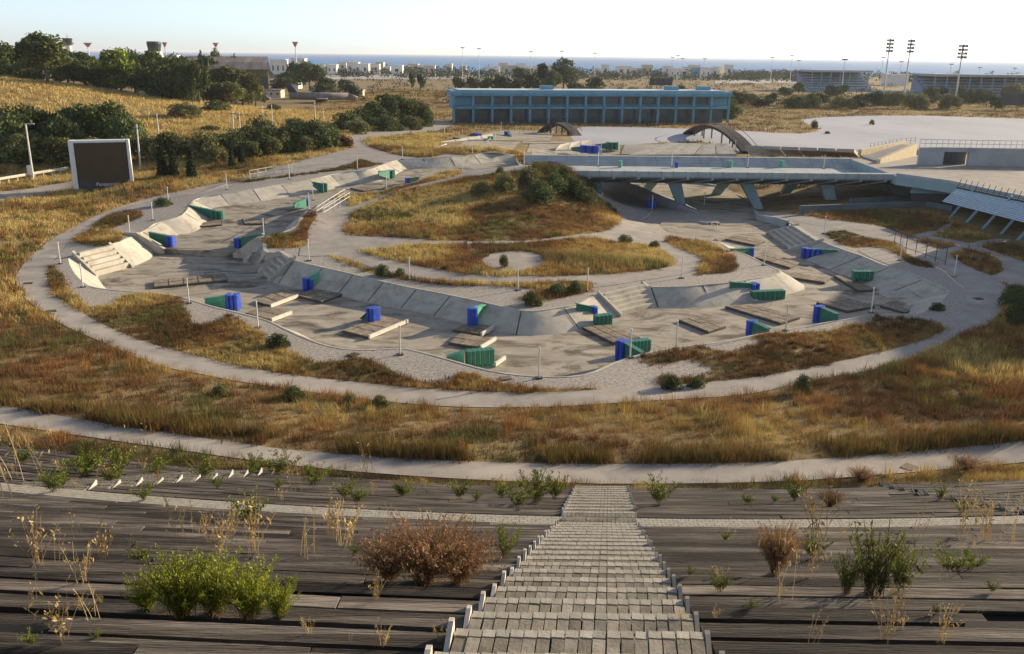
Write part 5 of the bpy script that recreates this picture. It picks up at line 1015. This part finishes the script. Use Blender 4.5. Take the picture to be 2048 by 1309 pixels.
# ---- practice pool banks beyond the bridge
def pxslabs(label, bot, top, zb, zt, n, m='bank'):
    t = empty('pool_bank', at(*bot[0], zb), 0, label, 'bank'); b0, b1, t0, t1 = at(*bot[0], zb), at(*bot[1], zb), at(*top[0], zt), at(*top[1], zt)
    for k in range(n):
        f0, f1 = (k+.03)/n, (k+.97)/n; q = [b0.lerp(b1, f0), b0.lerp(b1, f1), t0.lerp(t1, f1), t0.lerp(t1, f0)]
        rel(MB().hull8([(p.x, p.y, p.z-.5) for p in q]+[tuple(p) for p in q]).build('slab', M[m]), t)
pxslabs('sunlit panelled pool bank between the bridge and the larger footbridge', ((1255,310),(1475,308)), ((1335,286),(1455,288)), 2.2, 3.4, 5)
pxslabs('sunlit bank of the small pool left of the bridge', ((890,309),(905,300)), ((868,297),(893,287)), 2.4, 3.4, 2); pxslabs('sunlit far bank of the small pool in front of the teal building', ((905,300),(990,283)), ((880,284),(985,268)), 2.2, 3.2, 4)
pxslabs('sunlit bank behind the blue blocks beyond the bridge', ((1110,301),(1185,296)), ((1120,289),(1182,279)), 2.2, 3.0, 3); pxslabs('shaded pool bank right of the larger footbridge', ((1500,306),(1720,309)), ((1490,291),(1710,299)), 1.8, 3.0, 6)
sheet('path', [(895,309),(1010,309),(1040,285),(930,283)], M['conc'], nx=6, ny=4); sheet('path', [(900,281),(1100,283),(1110,262),(1000,262)], M['conc'], nx=6, ny=4); sheet('path', [(1050,309),(1240,309),(1240,290),(1060,288)], M['conc'], nx=6, ny=4); sheet('path', [(1242,309),(1480,307),(1460,292),(1250,290)], M['gravel'], nx=6, ny=4, dz=.05); sheet('path', [(1045,287),(1150,287),(1150,284),(1045,284)], M['gravel'], nx=4, ny=2, dz=.05)
for k, (px, py, L_, mt, tip) in enumerate(((955,278,2.4,'blue',(940,270)),(915,287,1.6,'dgreen',(900,281)),(982,285,1.5,'dgreen',(965,290)),(1014,274,1.0,'blue',(1022,274)),(1180,304,3.4,'blue',(1143,297)),(1225,297,2.2,'dgreen',(1190,291)),(1146,269,.9,'blue',None),(896,305,1.2,'dgreen',(884,298)))):
    obstacle((px, py), f'{ORD[k]} dark block from the left among the practice pools beyond the bridge', 1.0, (tip[0], tip[1], 2.6) if tip else None, L_, .9, 3, mt=mt, wm='dgreen', zf=2.2)
posts([(945,308),(990,287),(1202,308),(1032,270),(889,271),(1133,265),(1470,302),(1609,312),(1748,314),(1002,262)], 'among the practice pools beyond the bridge', 'gate posts beyond the bridge')
# ---- plain boxes of the far buildings
M['hangar'] = mat('hangar_roof', [(.3, (.15, .125, .115)), (.55, (.235, .205, .19)), (.8, (.35, .32, .305))], .12, 7, .7, stretch=(4, 1, 1)); M['ywall'] = mat('ochre_wall', [(.3, (.15, .14, .07)), (.7, (.21, .195, .095))], .3, 5, .85)
M['housew'] = mat('white_render', [(.3, (.66, .62, .55)), (.7, (.80, .77, .70))], .2, 5, .8); M['housec'] = mat('cream_render', [(.3, (.50, .42, .30)), (.7, (.62, .53, .40))], .2, 5, .8)
M['darkwin'] = mat('far_window', [(.3, (.03, .035, .04)), (.7, (.06, .065, .07))], 1, 3, .2, spec=.5); M['hazyred'] = mat('hazy_red_paint', [(.3, (.36, .18, .16)), (.7, (.46, .26, .23))], 1, 4, .6)  # the red is paled in its colour for distance haze
def dist_m(px, Yd): return F/math.hypot(1, 0)
def span(px0, px1, Yd): a, b = atd(px0, 200, Yd), atd(px1, 200, Yd); return a.x, b.x
def zpx(px, py, Yd): return atd(px, py, Yd).z
x0_, x1_ = span(380, 541, 330); zr, ze, zb_ = zpx(460, 113, 330), zpx(460, 139, 330), -1
hg = empty('hangar', ((x0_+x1_)/2, 330, Tz((x0_+x1_)/2, 330)), 0, 'big old hangar with a streaked grey curved roof above the grove', 'hangar')
m_ = MB(); prof = [(-1, ze), (3, ze+(zr-ze)*.55), (9, zr-.3), (16, zr), (23, zr-.3), (30, ze+1), (34, ze)]; n = len(prof)
for x in (x0_, x1_): m_.v += [(x, 330+y, z) for y, z in prof]
m_.f = [tuple(range(n)), tuple(reversed(range(n, 2*n)))]+[(i, i+n, (i+1) % n+n, (i+1) % n) for i in range(n)]; rel(m_.build('roof', M['hangar']), hg)
rel(MB().box(((x0_+x1_)/2, 346, ze/2), (x1_-x0_-1.5, 30, ze*1.0)).build('wall', M['ywall']), hg)
for k in range(6): x = x0_+(x1_-x0_)*(k+.5)/6; rel(MB().box((x, 330.9, ze*.6), (3.2, .3, ze*.35)).build('door', M['darkwin']), hg)
hg.rotation_euler[2] = .30
def shed(px0, px1, ptop, pbase, label, m='housew', dep=10, win=3, Yd=None, roof=None, cat='building', name='building', grp=None, flat=True):
    p = on((px0+px1)/2, pbase); Yd = Yd or p.y; a, b = span(px0, px1, Yd); z1 = zpx((px0+px1)/2, ptop, Yd); z0 = Tz((a+b)/2, Yd)-.2
    t = empty(name, ((a+b)/2, Yd, z0), 0, label, cat, grp); w_, h = b-a, z1-z0
    rel(MB().box(((a+b)/2, Yd+dep/2, z0+h/2), (w_, dep, h)).build('wall', M[m]), t); rel(MB().box(((a+b)/2, Yd+dep/2, z1+.15), (w_+.6, dep+.6, .3)).build('roof', M[roof or m]), t)
    for k in range(win):
        x = a+w_*(k+.5)/win; rel(MB().box((x, Yd-.02, z0+h*.55), (w_/win*.3, .12, h*.28)).build('window', M['darkwin']), t)
    return t
shed(512,562,181,196,'small derelict grey building in front of the hangar','housec',6,4,roof='hangar'); shed(546,598,164,178,'pale open shed right of the hangar','housew',8,0); shed(600,655,190,197,'low pale wall building in the dry field','housec',4,3); shed(706,726,182,193,'tiny square hut in the dry field','housec',4,1); shed(270,306,150,158,'low building half hidden under the hilltop trees','hangar',6,2,Yd=300)
def plane(px, py, L_, label, Yd=None):
    p = on(px, py); t = empty('derelict_aircraft', p, R_.uniform(-.2, .2), label, 'aircraft'); q = .8
    mb = MB(); mb.tube((-L_/2, 0, 2.2), (L_/2-3, 0, 2.0), 1.1, 1.2, 10); mb.tube((L_/2-3, 0, 2.0), (L_/2, 0, 1.7), 1.2, .35, 10); mb.build('fuselage', M['hangar'], t, True)
    MB().hull8([(-L_/2, -.12, 2.6), (-L_/2+3, -.12, 2.8), (-L_/2+3, .12, 2.8), (-L_/2, .12, 2.6), (-L_/2-1.2, -.08, 6.2), (-L_/2+.4, -.08, 6.2), (-L_/2+.4, .08, 6.2), (-L_/2-1.2, .08, 6.2)]).build('tail_fin', M['darkwin'], t)
    MB().box((0, 0, 1.5), (3.2, 14, .25)).build('wing', M['hangar'], t)
plane(494,208,16,'derelict grey aircraft below the grove'); plane(648,206,22,'derelict aircraft with a dark tail fin in the dry field'); plane(572,160,20,'derelict aircraft beside the hangar')
# towers
def tower(px, ptop, pbase, wpx, Yd, label):
    z1, c = zpx(px, ptop, Yd), atd(px, pbase, Yd); w_ = wpx/F*Yd; z0 = Tz(c.x, Yd); h = z1-z0
    t = empty('control_tower', (c.x, Yd, z0), 0, label, 'tower'); MB().tube((0, 0, 0), (0, 0, h*.74), w_*.55, w_*.42, 12).build('shaft', M['housew'], t); MB().tube((0, 0, h*.74), (0, 0, h*.80), w_*.5, w_*.95, 10).build('gallery', M['hangar'], t); MB().tube((0, 0, h*.80), (0, 0, h*.9), w_*.6, w_*.7, 10).build('cab', M['darkwin'], t); MB().tube((0, 0, h*.9), (0, 0, h), .3, .1, 6).build('antenna', M['hazyred'], t)
tower(139, 68, 112, 13, 560, 'tall white control tower with antenna rising behind the left trees')
c = atd(310, 112, 470); z0 = Tz(c.x, 470); h = zpx(310, 85, 470)-z0; t = empty('observation_tower', (c.x, 470, z0), 0, 'squat white tower with a wide dark glazed cab beyond the trees', 'tower')
MB().tube((0, 0, 0), (0, 0, h*.78), 7.0, 3.4, 14).build('base', M['housew'], t); MB().tube((0, 0, h*.78), (0, 0, h*.97), 2.9, 3.5, 14).build('cab', M['darkwin'], t); MB().tube((0, 0, h*.97), (0, 0, h*1.02), 3.6, 3.2, 14).build('roof', M['dsteel'], t)
def mast(px, ptop, Yd, label, grp, head='red', hw=1.6, hh=2.2, pr=.3, lean=0.0, pbase=None):
    q = atd(px, ptop, Yd); z0 = Tz(q.x, Yd); h = q.z-z0; t = empty('floodlight_mast', (q.x, Yd, z0), 0, label, 'mast', grp)
    MB().tube((0, 0, 0), (0, 0, h-hh*.5), pr, pr*.55, 7).build('pole', M['housew'] if head == 'red' else M['steel'], t)
    if head == 'red':
        MB().hull8([(-.3, -.3, h-hh), (.3, -.3, h-hh), (.3, .3, h-hh), (-.3, .3, h-hh), (-hw, -.4, h), (hw, -.4, h), (hw, .4, h), (-hw, .4, h)]).build('lamp_frame', M['hazyred'], t)
    elif head == 'ring':
        MB().tube((0, 0, h-hh*.5), (0, 0, h), hw*.8, hw, 9).build('lamp_ring', M['asphalt'], t)
    else:
        for r in range(4):
            for c_ in range(3): MB().box(((c_-1)*hw*.62, -.3, h-hh*(.12+.25*r)), (hw*.5, .4, hh*.17)).build('lamp', M['darkwin'] if (r+c_) % 3 else M['steel'], t)
        MB().box((0, 0, h-hh/2), (hw*.25, .3, hh)).build('lamp_frame', M['dsteel'], t)
for k, (px, tp, Yd, hw, hh) in enumerate(((175,86,520,2.4,2.4),(329,85,500,1.4,2.4),(431,86,520,1.6,2.4),(590,84,560,1.8,3))): mast(px, tp, Yd, f'{ORD[k]} red headed white floodlight mast from the left behind the trees', 'red headed masts', 'red', hw, hh, .5)
for k, (px, tp, Yd) in enumerate(((925,95,640),(958,97,640),(1062,103,700),(1124,102,680),(1190,106,700),(1345,114,720),(1356,111,680),(1366,117,720),(1410,117,720),(1545,114,600),(1585,111,600),(1598,121,700),(1767,114,560),(1803,123,620),(1903,128,620),(1960,135,700),(2030,136,700),(1690,118,420))): mast(px, tp, Yd, f'{ORD[k]} thin ring topped lamp mast from the left on the skyline', 'ring topped lamp masts', 'ring', 1.5, 1.2, .22)
for px, tp, Yd, lb in ((1781,78,350,'left one of the two tall stadium floodlights standing close together'),(1823,79,350,'right one of the two tall stadium floodlights standing close together'),(1927,89,330,'tall floodlight mast with a wide lamp panel, rightmost')): mast(px, tp, Yd, lb, None, 'panel', 1.5 if px < 1900 else 1.9, 5.0, .34)
# stadiums
def stadium(px0, px1, ptop, pbase, Yd, label, nfr):
    a, b = span(px0, px1, Yd); z1 = zpx((px0+px1)/2, ptop, Yd); z0 = 0; w_, h = b-a, z1-z0; t = empty('stadium_stand', ((a+b)/2, Yd, 0), 0, label, 'stadium')
    M.setdefault('seatblue', mat('blue_seating', [(.3, (.16, .20, .30)), (.7, (.24, .29, .40))], .3, 6, .7, stretch=(1, 1, 8)))
    m_ = MB(); m_.hull8([(a, Yd, 0), (b, Yd, 0), (b, Yd+18, 0), (a, Yd+18, 0), (a, Yd, h*.22), (b, Yd, h*.22), (b, Yd+18, h*.85), (a, Yd+18, h*.85)]); rel(m_.build('seating', M['seatblue']), t)
    for k in range(6):
        f0 = (k+.1)/6; rel(MB().box(((a+b)/2, Yd+18*f0-.4, h*(.22+.63*f0)+.25), (w_*.96, .8, .55)).build('tier', M['cblue']), t)
    rel(MB().box(((a+b)/2, Yd+9, h*.96), (w_*.94, 20, h*.09)).build('roof', M['cblue']), t); rel(MB().box(((a+b)/2, Yd+18.5, h*.5), (w_, 1, h*.9)).build('rear_wall', M['asphalt']), t)
    for k in range(nfr): x = a+w_*(k+.5)/nfr; rel(MB().box((x, Yd+1.2, h*.55), (.5, .5, h*.75)).build('column', M['tealp']), t)
    rel(MB().box(((a+b)/2, Yd-3, h*.1), (w_*1.02, 3, h*.2)).build('front_wall', M['tealp']), t)
stadium(1612,1742,141,178,470,'smaller blue grey stadium stand with a flat roof beyond the lake', 7); stadium(1856,2110,150,203,400,'larger stadium stand with blue seats at the right edge', 11)
shed(1366,1410,136,150,'low bright blue building on the shoreline','tealp',12,3,Yd=780); shed(1745,1850,184,196,'long low teal wall between the two stadium stands','tealp',3,0,Yd=395); shed(1770,1812,150,166,'white shell like building between the stadium stands','housew',10,0,Yd=600)
def board(px0, px1, pt, pb, Yd, label):
    a, b = span(px0, px1, Yd); z1, z2 = zpx((px0+px1)/2, pb, Yd), zpx((px0+px1)/2, pt, Yd); t = empty('billboard', ((a+b)/2, Yd, Tz((a+b)/2, Yd)), 0, label, 'board')
    z0 = Tz((a+b)/2, Yd); n = 4
    for k in range(n): rel(MB().box((a+(b-a)*(k+.5)/n, Yd, (z1+z2)/2), ((b-a)/n-.1, .5, z2-z1)).build('panel', M['dsteel']), t)
    for f in (.1, .5, .9): rel(MB().box((a+(b-a)*f, Yd+.5, (z0+z2)/2-.3), (.3, .3, z2-z0)).build('post', M['asphalt']), t)
board(1297,1343,157,171,380,'black display board on posts behind the teal building'); board(2003,2075,187,211,300,'dark panelled screen back at the far right edge')
# coastal houses
rs_ = random.Random(21); hs = []; x = 640
while x < 1500:
    dens = 1 if (x < 840 or 1010 < x < 1130) else .55
    if rs_.random() < dens: hs.append((x, rs_.uniform(12, 30), rs_.uniform(125, 134) if x < 1100 else rs_.uniform(130, 138), rs_.uniform(720, 880)))
    x += rs_.uniform(10, 24)
for k, (x, w_, tp, Yd) in enumerate(hs): shed(x-w_/2, x+w_/2, tp, 145, f'{ORD[k]} small house from the left in the white coastal village', rs_.choice(('housew', 'housew', 'housec')), rs_.uniform(6, 11), rs_.choice((1, 2)), Yd=Yd, name='house', cat='house', grp='houses of the coastal village')
for k, (x, w_, tp) in enumerate(((385,40,118),(350,24,112),(560,30,120),(600,26,118))): shed(x-w_/2, x+w_/2, tp, 145, f'{ORD[k]} pale building from the left seen through the trees near the hangar', 'housew', 8, 3, Yd=620, name='house', cat='house', grp='pale buildings near the hangar')
# far wood along the coast: one mass
lob = []; rs_ = random.Random(4)
for k in range(620):
    Yd = rs_.uniform(660, 960); px = rs_.uniform(520, 1640) if k < 470 else rs_.uniform(1480, 2060); q = atd(px, 150, Yd); h = rs_.uniform(2.2, 5.5); lob.append((q.x, Yd, h*.62, rs_.uniform(3.0, 8.0), 4, h*.62))
o = obj('far_wood', crown('far_wood', lob, 30000, 1.25, (.040, .058, .036), .2, 77), None, 'stuff')
lob = []
for k in range(330):
    Yd = rs_.uniform(300, 640); px = rs_.uniform(640, 2060); q = atd(px, 150, Yd); h = rs_.uniform(.6, 1.8); lob.append((q.x, Yd, 1.0*(1-float(sstep(350, 900, Yd)))+h*.5, rs_.uniform(1.2, 4.5), 1.5, h))
o = obj('far_scrub', crown('far_scrub', lob, 14000, .6, (.085, .08, .04), .2, 78), None, 'stuff')
# timber and lamp poles on the left
def pole(pt, pb, label, lamp=False, Yd=None):
    p = on(*pb); q = atd(pt[0], pt[1], p.y); t = empty('utility_pole', p, 0, label, 'pole', 'poles in the left field'); h = q.z-p.z
    MB().tube((0, 0, -.2), (q.x-p.x, 0, h), .14, .09, 7).build('shaft', M['post'], t)
    if lamp: MB().box((q.x-p.x+.5, 0, h), (1.1, .15, .1)).build('lamp_arm', M['steel'], t); MB().box((q.x-p.x-.3, 0, 1.2), (.5, .4, 1.1)).build('cabinet', M['housew'], t)
    else: MB().box((q.x-p.x, 0, h-.5), (1.2, .1, .12)).build('cross_arm', M['bark'], t)
pole((51,248), (67,360), 'leaning pale lamp pole with a cabinet at its foot, left of the scoreboard', True)
for k, (a, b) in enumerate((((273,249),(281,335)),((313,228),(319,282)),((465,222),(467,262)),((478,224),(480,262)),((524,212),(526,250)),((543,210),(545,252)),((629,204),(631,244)),((646,216),(648,246)),((735,210),(737,252)))): pole(a, b, f'{ORD[k]} thin utility pole from the left in the field right of the scoreboard')
# ---- air
hz = MB().box((0, 20000, 18), (90000, 45000, 52)).build('haze'); hz['kind'] = 'stuff'
hm = bpy.data.materials.new('haze'); hm.use_nodes = True; t_ = hm.node_tree; t_.nodes.remove(t_.nodes['Principled BSDF']); pvn = t_.nodes.new('ShaderNodeVolumePrincipled')
pvn.inputs['Color'].default_value = (.86, .92, 1, 1); pvn.inputs['Density'].default_value = HAZE; pvn.inputs['Anisotropy'].default_value = .3; t_.links.new(pvn.outputs[0], t_.nodes['Material Output'].inputs['Volume']); hz.data.materials.append(hm)
